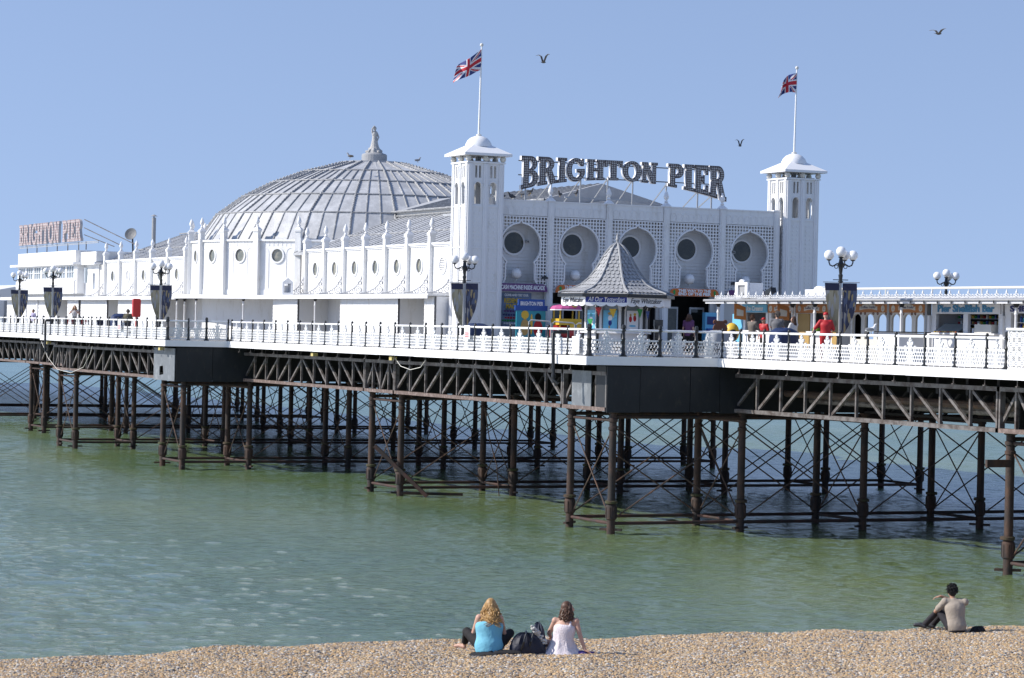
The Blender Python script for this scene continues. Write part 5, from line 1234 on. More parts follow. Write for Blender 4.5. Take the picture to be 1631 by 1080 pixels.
m = MB(); m.box(54.0,55.2,111.6,112.5,DZ+1.2,DZ+1.5); part('seat_back', m, YELLOW, t)
m = MB(); m.lathe((54.6,112.05,DZ+1.95), [(.85,0),(.85,.06),(.75,.16),(.5,.22),(.1,.24)], 14, sy=.8); part('canopy', m, PINK, t); m = MB(); m.lathe((54.6,112.05,DZ+1.9), [(.87,0),(.87,.05)], 14, sy=.8); part('canopy_trim', m, TXTW, t)
m = MB(); m.tube((54.7,111.35,DZ+2.22), (54.7,111.42,DZ+2.22), .17, n=16); m.tube((54.7,111.4,DZ+2.05),(54.7,111.4,DZ+2.2), .05, n=6); part('badge_lamp', m, YELLOW, t)
# tubular queue barriers
for k in range(4):
    x = 50.9 + .95*k; y = 108.4 - .55*k; t = thing('queue_barrier', ['galvanised queue barrier beside the tower foot', 'galvanised queue barrier before the photo board', 'galvanised queue barrier before the ride car', 'galvanised queue barrier nearest the kiosk'][k], 'barrier', (x, y, DZ), 'tubular queue barriers')
    m = MB(); m.path([(x,y,DZ),(x,y,DZ+1.3-.05*k),(x+.08,y-.05,DZ+1.38-.05*k),(x+.8,y-.5,DZ+1.34-.05*k),(x+.88,y-.55,DZ+1.26-.05*k),(x+.88,y-.55,DZ)], .035, 8); part('frame', m, GALV, t, True); m = MB(); m.tube((x,y,DZ+.6), (x+.88,y-.55,DZ+.55), .025, n=6); part('mid_rail', m, GALV, t)
# covered machines, cash point, litter bins
def covered(x, y, label, w_, d_, h_, mm, grp=None):
    m = MB(); n = 18; prof = [(1.08,0),(1.0,.3),(.95,.7),(.86,.9),(.6,.98),(.1,1.0)]
    vs = []
    for (r_, z_) in prof:
        for j in range(n):
            a = 2*math.pi*j/n; c_, s_ = math.cos(a), math.sin(a); q = (abs(c_)**4+abs(s_)**4)**-.25; wob = 1+.04*math.sin(5*a+z_*4)
            vs.append((x+w_/2*c_*q*r_*wob, y+d_/2*s_*q*r_*wob, DZ+h_*z_+.03*math.sin(3*a)*z_))
    fs = [(i*n+j, i*n+(j+1) % n, (i+1)*n+(j+1) % n, (i+1)*n+j) for i in range(len(prof)-1) for j in range(n)] + [tuple(range((len(prof)-1)*n, len(prof)*n)), tuple(range(n))[::-1]]
    m.add(vs, fs); return solo('covered_machine', m, mm, label, 'cover', (x, y, DZ), grp, True)
NAVYT = plain('navy_tarpaulin', (.02,.035,.10), .45)
covered(46.6, 104.6, 'navy tarpaulin cover beside the lamp post near the tower', 1.3, .9, 1.15, NAVYT)
covered(50.6, 84.9, 'navy tarpaulin cover between the two men by the stalls', 1.15, .8, 1.2, NAVYT)
covered(44.3, 152.6, 'dark blue covered pushchair near the end lamps', 1.3, .8, 1.35, NAVYT)
covered(48.5, 86.3, 'pale grey covered machine beside the brown bear board', .9, .8, 1.05, plain('grey_cover', (.34,.36,.38), .5))
t = thing('cash_machine', 'blue cash machine on the wall beside the glass doors', 'cash machine', (63.8, FY+.1, DZ))
m = MB(); m.box(63.3,64.0,FY-.02,FY+.3,DZ+.6,DZ+2.0); part('cabinet', m, SKYB, t); m = MB(); m.box(63.4,63.9,FY-.05,FY-.021,DZ+1.4,DZ+1.8); part('screen', m, TXTN, t); m = MB(); m.box(63.35,63.95,FY-.2,FY-.02,DZ+1.0,DZ+1.2); part('shelf', m, BLUE, t)
t = thing('litter_bin', 'slim white litter bin with dark lid between the doors and woman in purple', 'bin', (48.5, 89.6, DZ))
m = MB(); m.lathe((48.5,89.6,DZ), [(.30,0),(.27,.1),(.21,.5),(.17,.98)], 14); part('body', m, TXTW, t, True); m = MB(); m.lathe((48.5,89.6,DZ+.98), [(.30,0),(.30,.05),(.1,.08)], 14); part('lid', m, GALV, t)
t = thing('menu_stand', 'small black stand on the railing corner before the kiosk doors', 'stand', (45.05, 84.8, DZ)); m = MB(); m.box(44.95,45.15,84.75,84.85,DZ,DZ+1.25); part('post', m, BLACK, t); m = MB(); m.box(44.9,45.25,84.7,84.78,DZ+1.15,DZ+1.4); part('head', m, BLACK, t)
# bear-shaped board
t = thing('bear_board', 'brown bear shaped board standing beside the ice cream stall end post', 'board', (49.1, 87.2, DZ))
m = MB(); o_ = arc(0,1.05,.30,.22,-60,60,4) + arc(.20,1.28,.09,.09,-40,150,4) + arc(-.2,1.28,.09,.09,30,220,4) + arc(0,1.05,.30,.22,120,240,4) + arc(0,.45,.36,.45,140,400,14)
m.poly([(u, v) for u, v in o_], [], lambda u, v, w_: (49.1+u*.9, 87.2-u*.3+w_, DZ+v*1.08), 0, .05); part('cutout', m, BROWN, t); m = MB(); m.beam((49.1,87.25,DZ+.8), (49.2,87.7,DZ), .05, .05); part('strut', m, TAN, t)
# lifebuoy housing on its post
t = thing('lifebuoy_box', 'red lifebuoy box on a red post beside the railing', 'lifebuoy box', (40.4, 136.2, DZ))
m = MB(); m.beam((40.4,136.2,DZ), (40.4,136.2,DZ+1.5), .08, .08); part('post', m, REDP, t)
m = MB(); o_ = [(-.14,0),(.14,0)] + arc(.14,.12,.1,.12,-90,0,3) + arc(.14,.88,.1,.12,0,90,3) + arc(-.14,.88,.1,.12,90,180,3) + arc(-.14,.12,.1,.12,180,270,3)
m.poly(o_, [], lambda u, v, w_: (40.4+u*.8, 136.1-u*.35+w_, DZ+1.15+v), 0, .22); part('housing', m, REDP, t)
# red cafe seats near the end block
for k in range(3):
    x, y = 42.6+.3*k, 157.6-2.2*k; t = thing('cafe_chair', ['red cafe chair behind the rail by the end lamp', 'red cafe chair beside the photographing woman', 'black cafe chair behind the photographing woman'][k], 'chair', (x, y, DZ), 'cafe chairs at the rail'); mm = (RED, RED, NAVY)[k]
    m = MB(); m.box(x-.25,x+.25,y-.25,y+.25,DZ+.42,DZ+.48); part('seat', m, mm, t); m = MB(); m.box(x-.25,x+.25,y+.2,y+.25,DZ+.48,DZ+.95); part('backrest', m, mm, t)
    for a, b in ((-.22,-.22),(.22,-.22),(.22,.22),(-.22,.22)): m = MB(); m.tube((x+a,y+b,DZ),(x+a,y+b,DZ+.43),.02,n=6); part('leg', m, GALV, t)

# ------------------------------------------------------------------ stalls under the long canopy
t = thing('stall_canopy', 'long grey guttered canopy with white iron cresting over the stalls', 'canopy', (53.85, 80, DZ)); CNP = t
m = MB(); m.add([(53.55,62,8.85),(53.55,96.3,8.85),(54.7,96.3,9.02),(54.7,62,9.02),(53.55,62,8.80),(53.55,96.3,8.80),(54.7,96.3,8.95),(54.7,62,8.95)], [(0,1,2,3),(7,6,5,4),(0,4,5,1),(1,5,6,2),(2,6,7,3),(3,7,4,0)]); part('roof_sheet', m, ROOFG, t)
m = MB(); m.box(53.49,53.55,62,96.35,8.71,8.80); part('fascia', m, WHITE2, t); m = MB(); m.tube((53.45,62,8.84), (53.45,96.4,8.84), .05, n=8); part('gutter', m, GREYBOX, t)
m = MB(); m.box(54.7,62,62,96.3,8.9,9.0); part('flat_roof', m, CREAMG, t)
cr_ = MB()
for dy in (0,): pass
for (dy, dz, r_) in ((.12,.06,.06),(.3,.06,.06),(.48,.06,.06),(0,.10,.07)): cr_.ring((0,dy,dz), (0,1,0), (0,0,1), r_-.022, r_, (.03,0,0), 10)
cr_.box(0,.03,-.05,.57,-.01,.012); cr_.lathe((.015,0,.12), [(.035,0),(.05,.05),(.025,.1),(.01,.16)], 6); CRM = cr_.mesh('cresting', RAILW)
y = 62.4
while y < 96: inst('cresting', CRM, t, (53.75, y, 8.94)); y += .58
m = MB(); m.tube((55.4,62,9.34), (55.4,90.2,9.34), .045, n=8); part('ridge_pipe', m, CREAMG, t)
for y in np.arange(63, 90, 3.2): m = MB(); m.tube((55.4,y,8.99), (55.4,y,9.34), .03, n=6); part('ridge_post', m, CREAMG, t)
for (x, y) in ((53.85,95.86),(54.7,91.2),(53.85,88.08),(53.85,81.9),(53.85,74.7),(53.85,67.9)):
    p = inst('canopy_post', PST, t, (x, y, -.15)); inst('post_capital', CAPM, p, (x, y, -.147))
for k in range(38):
    y = 62.5+.87*k; m = MB(); m.beam((53.48,y,8.73), (53.40,y-.14,8.80), .03, .03); part('gutter_strap', m, BLACK, t)
# loudspeaker cabinet and lamps on the canopy roof
t = thing('roof_cabinet', 'white scroll topped cabinet with dark opening on the canopy end', 'cabinet', (53.8, 93.6, 8.95))
m = MB(); m.poly([(0,0),(.85,0),(.85,.62),(.6,.62)] + arc(.425,.62,.17,.12,0,180,6) + [(.25,.62),(0,.62)], [[(.18,.08),(.68,.08),(.68,.5),(.18,.5)]], lambda u, v, w_: (53.75+w_, 94.3-u*1.2, 8.98+v), 0, .08); m.box(53.85,54.5,93.28,94.3,8.98,9.58); part('case', m, WHITE2, t); m = MB(); m.box(53.83,53.845,93.5,94.1,9.05,9.5); part('grille', m, GREYBOX, t)
t = thing('roof_cabinet', 'white scroll topped cabinet lying behind the canopy cresting', 'cabinet', (55.5, 91, 8.95))
m = MB(); m.poly([(0,0),(1.6,0),(1.6,.35),(1.1,.35)] + arc(.8,.35,.28,.14,0,180,6) + [(.5,.35),(0,.35)], [], lambda u, v, w_: (56.0+w_, 92.4-u*1.3, 9.0+v), 0, .35); part('case', m, WHITE2, t)
t = thing('floodlight', 'tilted black floodlight on the canopy between the cabinets', 'floodlight', (54.0,91.6,9.0)); m = MB(); m.beam((53.9,91.9,9.12),(53.9,91.4,9.28),.25,.2); part('housing', m, BLACK, t); m = MB(); m.box(53.85,53.95,91.6,91.7,8.93,9.12); part('bracket', m, BLACK, t)
FX = 55.0
def stall(name, label, y0, y1, z1=8.9, wallm=WHITE2, opens=(), sill=7.62, top=8.36, depth=3.0, cat='stall'):
    t = thing(name, label, cat, (FX, (y0+y1)/2, DZ))
    m = MB(); m.poly([(y0,DZ),(y1,DZ),(y1,z1),(y0,z1)], [[(a,sill),(b,sill),(b,top),(a,top)] for a, b in opens], lambda u, v, w_: (FX+w_, u, v), 0, .12); part('front', m, wallm, t)
    m = MB(); m.box(FX+.12,FX+depth,y0,y0+.08,DZ,z1-.02); m.box(FX+.12,FX+depth,y1-.08,y1,DZ,z1-.02); m.box(FX+depth,FX+depth+.08,y0,y1,DZ,z1-.02); part('shell', m, wallm, t)
    if opens:
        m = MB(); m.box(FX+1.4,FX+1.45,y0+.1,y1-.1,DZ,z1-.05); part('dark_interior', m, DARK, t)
        m = MB(); m.box(FX-.25,FX+.3,min(a for a, b in opens)-.1,max(b for a, b in opens)+.1,sill-.06,sill-.002); part('counter', m, WHITE2, t)
    return t
def board(t, y0, y1, z0, z1, mm, nm='sign_board', x=FX-.05): m = MB(); m.box(x, x+.045, y0, y1, z0, z1); return part(nm, m, mm, t)
# ice cream / coffee stalls
t = stall('ice_cream_stall', 'ice cream stall with sky blue sign where the red capped server stands', 93.66, 96.0, opens=((93.85,95.55),))
b = board(t, 93.7, 95.75, 8.37, 8.71, SKYB); put_text(text_mesh('Ice Creams', .27, .005, TXTW, width=1.35, shear=.15, bold=.008), b, (FX-.056, 94.7, 8.53), 'E')
m = MB(); m.box(FX-.03, FX, 95.75, 96.6, DZ, 8.3); part('blue_shutter', m, SKYB, t)
t = stall('coffee_stall', 'coffee stall with orange sign behind the man in grey', 91.5, 93.6, opens=((91.75,93.4),), depth=1.6)
def coffee(t, y0, y1, z0=8.36, z1=8.71):
    b = board(t, y0, y1, z0, z1, ORANGE); c = (y0+y1)/2; w_ = (y1-y0)
    m = MB(); o_ = [(c-w_*.24, z0+.08)] + arc(c, z0+.10, w_*.17, .03, 180, 0, 6) + [(c+w_*.24, z0+.08), (c+w_*.24, z0+.24)] + arc(c, z0+.22, w_*.2, .11, 0, 180, 8) + [(c-w_*.24, z0+.24)]
    m.poly(o_, [], lambda u, v, w2: (FX-.05-w2, u, v), .001, .008); pq = part('plaque', m, CREAMG, b)
    put_text(text_mesh('Coffee Trader', .14, .003, TXTN, width=w_*.4), pq, (FX-.062, c, z0+.2), 'E')
    for s0 in (-1, 1):
        m = MB(); m.ring((FX-.06, c+s0*w_*.39, (z0+z1)/2), (0,1,0), (0,0,1), .05, .13, (.008,0,0), 8); m.ring((FX-.062, c+s0*w_*.39, (z0+z1)/2+.03), (0,1,0), (0,0,1), .0, .045, (.008,0,0), 8); part('motif', m, CREAMG, b)
coffee(t, 91.6, 93.6)
t = stall('coffee_stall', 'coffee stall with ochre panels and glazed front behind the red shirted man', 88.15, 91.4, opens=((88.6,90.1),), depth=.7)
coffee(t, 88.9, 91.35); 
for a, b_ in ((90.3,91.2),(88.17,88.55)): board(t, a, b_, 6.9, 8.34, TAN, 'ochre_panel')
m = MB()
for k in range(8): m.tube((FX+.5, 88.75+.16*k, 7.62), (FX+.5, 88.75+.16*k, 8.0), .06, n=8)
o = part('bottles', m, GLASSB, t); m = MB(); m.box(FX-.1,FX+.1,89.6,90.0,7.63,7.75); part('green_tray', m, plain('lime', (.30,.55,.05)), t)
# see-through arched windbreak
t = thing('arched_screen', 'white windbreak screen of open arches under orange coffee signs', 'screen', (FX, 84.6, DZ))
for (y0, y1, n) in ((84.55, 87.25, 3), (81.98, 84.45, 3)):
    w_ = (y1-y0)/n; hs = []
    for k in range(n):
        a, b_ = y0+w_*k+.13, y0+w_*(k+1)-.13; c = (a+b_)/2; hs.append([(a,7.35),(b_,7.35),(b_,8.12)] + arc(c,8.12,(b_-a)/2,.22,0,180,8)[1:-1] + [(a,8.12)])
    m = MB(); m.poly([(y0,DZ),(y1,DZ),(y1,8.8),(y0,8.8)], hs, lambda u, v, w2: (FX+w2, u, v), 0, .09); part('screen_panel', m, CREAMG, t)
    coffee(t, y0+.03, y1-.03, 8.40, 8.71)
    for k in range(n):
        c = y0+w_*(k+.5)
        for s0 in (-1, 1): m = MB(); m.ring((FX-.02, c+s0*.3, 8.36), (0,1,0), (0,0,1), .03, .06, (.02,0,0), 8); part('spandrel_ornament', m, BROWN, t)
for y in (84.5, 81.9):
    m = MB(); m.box(FX-.06,FX+.14,y-.07,y+.07,DZ,8.85); part('screen_post', m, GALV, t)
t = thing('drinks_counter', 'white counter with dark top before the arched screen', 'counter', (53.0, 80.9, DZ)); m = MB(); m.box(52.0,52.5,79.2,80.6,DZ,7.62); m.box(52.5,53.2,79.4,80.4,DZ,7.6); part('cabinet', m, WHITE2, t); m = MB(); m.box(51.9,53.3,79.1,80.7,7.625,7.66); part('top', m, BLACK, t)
t = thing('service_counter', 'white counter with dark top beside the brown bear board', 'counter', (51.4, 86.6, DZ)); m = MB(); m.box(51.2,51.8,86.4,87.6,DZ,7.55); part('cabinet', m, WHITE2, t); m = MB(); m.box(51.1,51.9,86.3,87.7,7.555,7.6); part('top', m, BLACK, t)
# shellfish bar
t = stall('shellfish_bar', 'white seafood stall lettered Pier Shellfish Bar with open counters', 77.1, 81.6, opens=((79.55,81.3),(77.35,79.25)), sill=7.66)
b = board(t, 77.2, 81.5, 8.37, 8.72, TXTW); put_text(text_mesh('Pier Shellfish Bar', .36, .012, TXTB, width=3.6, bold=.012), b, (FX-.064, 79.35, 8.55), 'E')
m = MB(); m.box(FX-.1,FX,76.95,77.12,DZ,8.3); m.box(FX-.1,FX,81.6,81.75,DZ,8.3); part('side_post', m, WHITE2, t)
m = MB(); m.add([(FX-.2,79.6,7.67),(FX-.2,81.2,7.67),(FX+.3,81.2,8.0),(FX+.3,79.6,8.0)], [(0,1,2,3)]); m.v += []; part('display_glass', m, GLASSB, t)
for k in range(9):
    m = MB(); m.ball((FX-.16, 79.75+.17*k, 7.69), .06, 8, 5, (1,1,.5)); part('seafood_pot', m, (ORANGE2, TAN, YELLOW)[k % 3], t)
for k, (y, h) in enumerate(((77.6,.26),(77.8,.2),(78.0,.3),(78.75,.36),(78.9,.22),(79.1,.18))): m = MB(); m.tube((FX+.15,y,7.66),(FX+.15,y,7.66+h),.06,n=10); part('cup_stack', m, TXTW, t)
m = MB(); m.box(FX-.2,FX+.1,77.5,78.55,7.665,7.98); part('white_screen', m, CREAMG, t)
for k in range(3):
    m = MB(); m.box(FX+.9,FX+1.1,77.3,81.4,7.75+.22*k,7.77+.22*k); part('shelf', m, GALV, t)
    for q in range(22):
        mm = (RED, TXTW, YELLOW, GREEN, BLUE, TAN)[(q*5+k*3) % 6]; y = 77.4+.18*q; m = MB(); m.tube((FX+.95,y,7.775+.22*k),(FX+.95,y,7.775+.22*k+.09+.05*((q*7) % 3)/3),.05,n=8); part('jar', m, mm, t)
t = stall('drinks_stall', 'drinks stall lettered SHE at the near end with bottle shelves', 71.5, 76.95, opens=((75.2,76.6),(73.4,75.0)), sill=7.5, top=8.4)
b = board(t, 72, 76.9, 8.42, 8.72, TXTW); put_text(text_mesh('SHE', .30, .01, TXTN, width=.95, bold=.01), b, (FX-.064, 76.1, 8.55), 'E')
for k in range(3):
    for q in range(17): mm = (BLUE, ORANGE2, RED, YELLOW, BLUE2, TEAL)[(q//2+k*2) % 6]; y = 73.5+.18*q; m = MB(); m.lathe((FX+.3,y,7.5+.29*k), [(.055,0),(.055,.15),(.02,.2),(.02,.24)], 8); part('bottle', m, mm, t)
    m = MB(); m.box(FX+.2,FX+.42,73.4,76.6,7.48+.29*k,7.497+.29*k); part('shelf', m, WHITE2, t)
# pennant-like hanging boards
for (y, lab) in ((95.1, 'orange printed hanging board at the seaward end of the ice cream stall'), (91.55, 'orange printed hanging board between the two coffee stalls')):
    x = 54.2; t = thing('hanging_board', lab, 'sign', (x, y, 8.0), 'hanging boards at the stalls'); m = MB(); m.poly([(0,0),(.5,-.18),(.52,-.72),(.0,-.68)], [], lambda u, v, w_: (x+u*.9, y-u*.35+w_, 8.76+v), 0, .03); part('board', m, ORANGE, t); m = MB(); m.poly([(.1,-.25),(.4,-.32),(.4,-.56),(.1,-.54)], [], lambda u, v, w_: (x+u*.9, y-u*.35+w_, 8.76+v), -.008, -.001); part('print', m, CREAMG, t); m = MB(); m.tube((x+.05,y,8.7),(x+.05,y,8.95),.012,n=6); part('hook', m, BLACK, t)
t = thing('inflatable', 'yellow and black inflatable toy behind the bear board', 'toy', (51.6, 90.7, DZ)); m = MB(); m.ball((51.6,90.7,DZ+1.0), .30, 14, 9, (1,1,1.3)); part('body', m, YELLOW, t, True); m = MB(); m.ball((51.52,90.5,DZ+.9), .2, 12, 8, (1,1,1.2)); part('patch', m, BLACK, t, True); m = MB(); m.lathe((51.6,90.7,DZ), [(.3,0),(.22,.65)], 10); part('base', m, BLACK, t)
# ------------------------------------------------------------------ people
SKIN = mat('skin', (.56,.33,.24), .55, .08, 12); SKIN2 = mat('skin_tan', (.40,.22,.14), .55, .08, 12)
def loft(m, pts, rx, ry, ax=(1,0,0), n=16):
    """elliptical sections along pts; rx along axis ax, ry across"""
    pts = [Vector(p) for p in pts]
    def cr(l, i, f_):
        a, b, c, d = l[max(i-1,0)], l[i], l[i+1], l[min(i+2,len(l)-1)]; return (b*2 + (c-a)*f_ + (a*2-b*5+c*4-d)*f_**2 + (b*3-a-c*3+d)*f_**3)*.5
    if len(pts) > 2 and n > 10:                     # smooth the sections
        P2, X2, Y2 = [], [], []
        for i in range(len(pts)-1):
            for q in range(6): P2.append(cr(pts, i, q/6)); X2.append(cr(rx, i, q/6)); Y2.append(cr(ry, i, q/6))
        pts, rx, ry = P2+[pts[-1]], X2+[rx[-1]], Y2+[ry[-1]]; n = 32
    k = len(pts); vs = []
    for i, p in enumerate(pts):
        d = (pts[min(i+1,k-1)] - pts[max(i-1,0)]).normalized(); x = Vector(ax); x = (x - d*x.dot(d)).normalized(); y = d.cross(x)
        for j in range(n): a = 2*math.pi*j/n; vs.append(p + x*rx[i]*math.cos(a) + y*ry[i]*math.sin(a))
    fs = [(i*n+j, i*n+(j+1) % n, (i+1)*n+(j+1) % n, (i+1)*n+j) for i in range(k-1) for j in range(n)] + [tuple(range(n))[::-1], tuple(range((k-1)*n, k*n))]
    m.add(vs, fs)
def limb(m, pts, rs, n=12):
    m.path(pts, rs, n)
    for p, r_ in zip(pts, rs): m.ball(p, r_*1.0, n, 8)
def fuse(m, voxel, smooth=4):
    me = m.mesh('tmp', None); ob = bpy.data.objects.new('tmp', me); COL.objects.link(ob)
    rm = ob.modifiers.new('r', 'REMESH'); rm.mode = 'VOXEL'; rm.voxel_size = voxel; rm.use_smooth_shade = True
    sm = ob.modifiers.new('s', 'SMOOTH'); sm.iterations = smooth; sm.factor = .5
    bpy.context.view_layer.update()
    out = bpy.data.meshes.new_from_object(ob.evaluated_get(bpy.context.evaluated_depsgraph_get()))
    bpy.data.objects.remove(ob); bpy.data.meshes.remove(me); out.shade_smooth(); return out
def hand(m, wrist, direction, palm_n, side, curl=.35, s=1.0):
    w_ = Vector(wrist); d = Vector(direction).normalized(); nn = Vector(palm_n); nn = (nn - d*nn.dot(d)).normalized(); a = d.cross(nn)*side
    c = w_ + d*.05*s; loft(m, [w_, w_+d*.03*s, w_+d*.07*s, w_+d*.095*s], [.026*s,.036*s,.042*s,.038*s], [.02*s,.018*s,.016*s,.013*s], tuple(a), 10)
    for k, (off, ln) in enumerate(((-.030,.062),(-.010,.078),(.010,.082),(.029,.072))):
        b = w_ + d*.088*s + a*off*s; p1 = b + (d + nn*curl*.6).normalized()*ln*.5*s; p2 = p1 + (d + nn*curl*1.8).normalized()*ln*.5*s; limb(m, [b, p1, p2], [.0095*s,.009*s,.0075*s], 7)
    b = w_ + d*.03*s + a*.034*s; p1 = b + (d*.6 + a*.8).normalized()*.035*s; p2 = p1 + (d*.9 + a*.25 + nn*.3).normalized()*.03*s; limb(m, [b, p1, p2], [.012*s,.011*s,.009*s], 7)
STAND = dict(pelvis=(0,0,.93), chest=(0,.0,1.28), neck=(0,.0,1.46), head=(0,.025,1.60), sh=[(-.18,0,1.40),(.18,0,1.40)], el=[(-.235,-.03,1.12),(.235,-.03,1.12)], wr=[(-.24,.06,.88),(.24,.06,.88)], hip=[(-.09,0,.90),(.09,0,.90)], kn=[(-.10,.02,.50),(.10,.02,.50)], an=[(-.10,-.02,.09),(.10,-.02,.09)], toe=[(-.12,.15,.035),(.12,.15,.035)])
def person(loc, heading, J, label, top=None, bottom=None, hair=None, skin=SKIN, sleeve=.5, leg=1.0, shoes=None, scale=1.0, girth=1.0, voxel=.016, look=0.0, tilt=0.0, cap=None, hairlen='short', skirt=None, straps=False, handn=((0,0,-1),(0,0,-1))):
    t = thing('person', label, 'person', loc)
    rot = Matrix.Rotation(heading, 3, 'Z')
    def P(p): return Vector(p)*scale
    g = girth; pe, ch, ne, hd = P(J['pelvis']), P(J['chest']), P(J['neck']), P(J['head'])
    S_ = [P(p) for p in J['sh']]; E_ = [P(p) for p in J['el']]; W_ = [P(p) for p in J['wr']]; H_ = [P(p) for p in J['hip']]; K_ = [P(p) for p in J['kn']]; A_ = [P(p) for p in J['an']]; T_ = [P(p) for p in J['toe']]
    ax = (S_[1]-S_[0]).normalized(); s = scale
    hr = Matrix.Rotation(look, 3, 'Z') @ Matrix.Rotation(tilt, 3, 'X')
    def hp(x, y, z): return hd + hr @ (Vector((x,y,z))*s)
    def ell(m, c, r_, n=14, k=10):
        o = len(m.v); m.ball((0,0,0), 1, n, k); m.v[o:] = [tuple(Vector(c) + hr @ Vector((p[0]*r_[0]*s, p[1]*r_[1]*s, p[2]*r_[2]*s))) for p in m.v[o:]]
    def torso(m, inf, low=0.0):
        mid = pe.lerp(ch, .45); loft(m, [pe - (ch-pe).normalized()*.10*s, pe, mid, ch, ch.lerp(ne, .55), ne], [(.13*g+inf)*s,(.165*g+inf)*s,(.145*g+inf)*s,(.165*g+inf)*s,(.15+inf)*s,(.06+inf)*s], [(.10*g+inf)*s,(.115*g+inf)*s,(.10*g+inf)*s,(.115*g+inf)*s,(.085+inf)*s,(.055+inf)*s], tuple(ax))
        for q in S_: m.ball(q, (.058+inf)*s, 12, 8)
        limb(m, [S_[0], ch.lerp(ne,.6), S_[1]], [(.052+inf)*s,(.06+inf)*s,(.052+inf)*s])
    m = MB(); torso(m, 0)
    limb(m, [ne - Vector((0,0,.03*s)), hp(0,-.02,-.07)], [.052*s,.048*s]); ell(m, hp(0,0,.0), (.074,.092,.112)); ell(m, hp(0,.03,-.055), (.055,.065,.06))
    ell(m, hp(0,.095,-.015), (.014,.022,.025), 8, 6); ell(m, hp(0,.085,-.055), (.026,.014,.010), 8, 6)
    for sd in (-1, 1): ell(m, hp(sd*.076,-.005,-.015), (.012,.022,.032), 8, 6); ell(m, hp(sd*.03,.083,.015), (.012,.008,.008), 8, 6)
    for k in (0, 1):
        limb(m, [S_[k], E_[k], W_[k]], [.048*s*g,.038*s,.026*s]); hand(m, W_[k], W_[k]-E_[k] if not J.get('hd') else J['hd'][k], handn[k], 1 if k else -1, .4, s)
        limb(m, [H_[k], K_[k], A_[k]], [.082*s*g,.056*s,.036*s])
        limb(m, [A_[k]+Vector((0,-.02*s,-.03*s)), A_[k].lerp(T_[k],.5)+Vector((0,0,.0)), T_[k]], [.036*s,.036*s,.026*s])
    def emit(nm, me, mm):
        me.transform(rot.to_4x4()); me.materials.clear(); me.materials.append(mm); o = bpy.data.objects.new(nm, me); COL.objects.link(o); o.parent = t; return o
    emit('body', fuse(m, voxel*.8, 3), skin)
    eb = MB()
    for sd in (-1, 1): ell(eb, hp(sd*.03,.09,.016), (.009,.006,.006), 8, 6)
    emit('eyes', eb.mesh('eyes', TXTK), TXTK)
    if top:
        m = MB(); inf = .016
        if straps:
            lo = pe - (ch-pe).normalized()*.12*s; loft(m, [lo, pe, pe.lerp(ch,.45), ch, ch.lerp(ne,.30)], [(.15*g+inf)*s,(.175*g+inf)*s,(.152*g+inf)*s,(.17*g+inf)*s,(.155*g+inf*.6)*s], [(.12*g+inf)*s,(.125*g+inf)*s,(.11*g+inf)*s,(.12*g+inf)*s,(.095*g+inf*.6)*s], tuple(ax))
            for sd in (-1, 1):
                q = ch.lerp(ne,.25) + ax*sd*.085*s; b_ = Vector((0,-1,0)); limb(m, [q+b_*.095*s, ch.lerp(ne,.75)+ax*sd*.085*s+Vector((0,-.02,.035))*s, q-b_*.09*s], [.02*s]*3, 8)
        else:
            torso(m, inf)
            for k in (0, 1):
                if sleeve > 0:
                    f_ = min(sleeve*2, 1); pts = [S_[k], S_[k].lerp(E_[k], f_)]; rr = [.064*s*g, .056*s*g]
                    if sleeve > .5: pts.append(E_[k].lerp(W_[k], (sleeve-.5)*2)); rr.append(.042*s)
                    limb(m, pts, rr)
        emit('top', fuse(m, voxel, 3), top)
    if bottom:
        m = MB(); loft(m, [pe+(ch-pe).normalized()*.06*s, pe, pe-(ch-pe).normalized()*.12*s], [(.135*g)*s,(.162*g)*s,(.14*g)*s], [(.09*g)*s,(.112*g)*s,(.11*g)*s], tuple(ax))
        for k in (0, 1):
            f_ = min(leg*2, 1); pts = [H_[k], H_[k].lerp(K_[k], f_)]; rr = [.10*s*g, .078*s]
            if leg > .5: pts.append(K_[k].lerp(A_[k], (leg-.5)*2)); rr.append(.06*s)
            limb(m, pts, rr)
        emit('trousers' if leg > .6 else 'shorts', fuse(m, voxel, 3), bottom)
    if skirt:
        me = skirt(s); emit('skirt', me, top)
    if shoes:
        for k in (0, 1):
            m = MB(); limb(m, [A_[k]+Vector((0,-.02*s,-.035*s)), A_[k].lerp(T_[k],.5), T_[k]], [.044*s,.045*s,.036*s]); emit('shoe', fuse(m, voxel, 2), shoes)
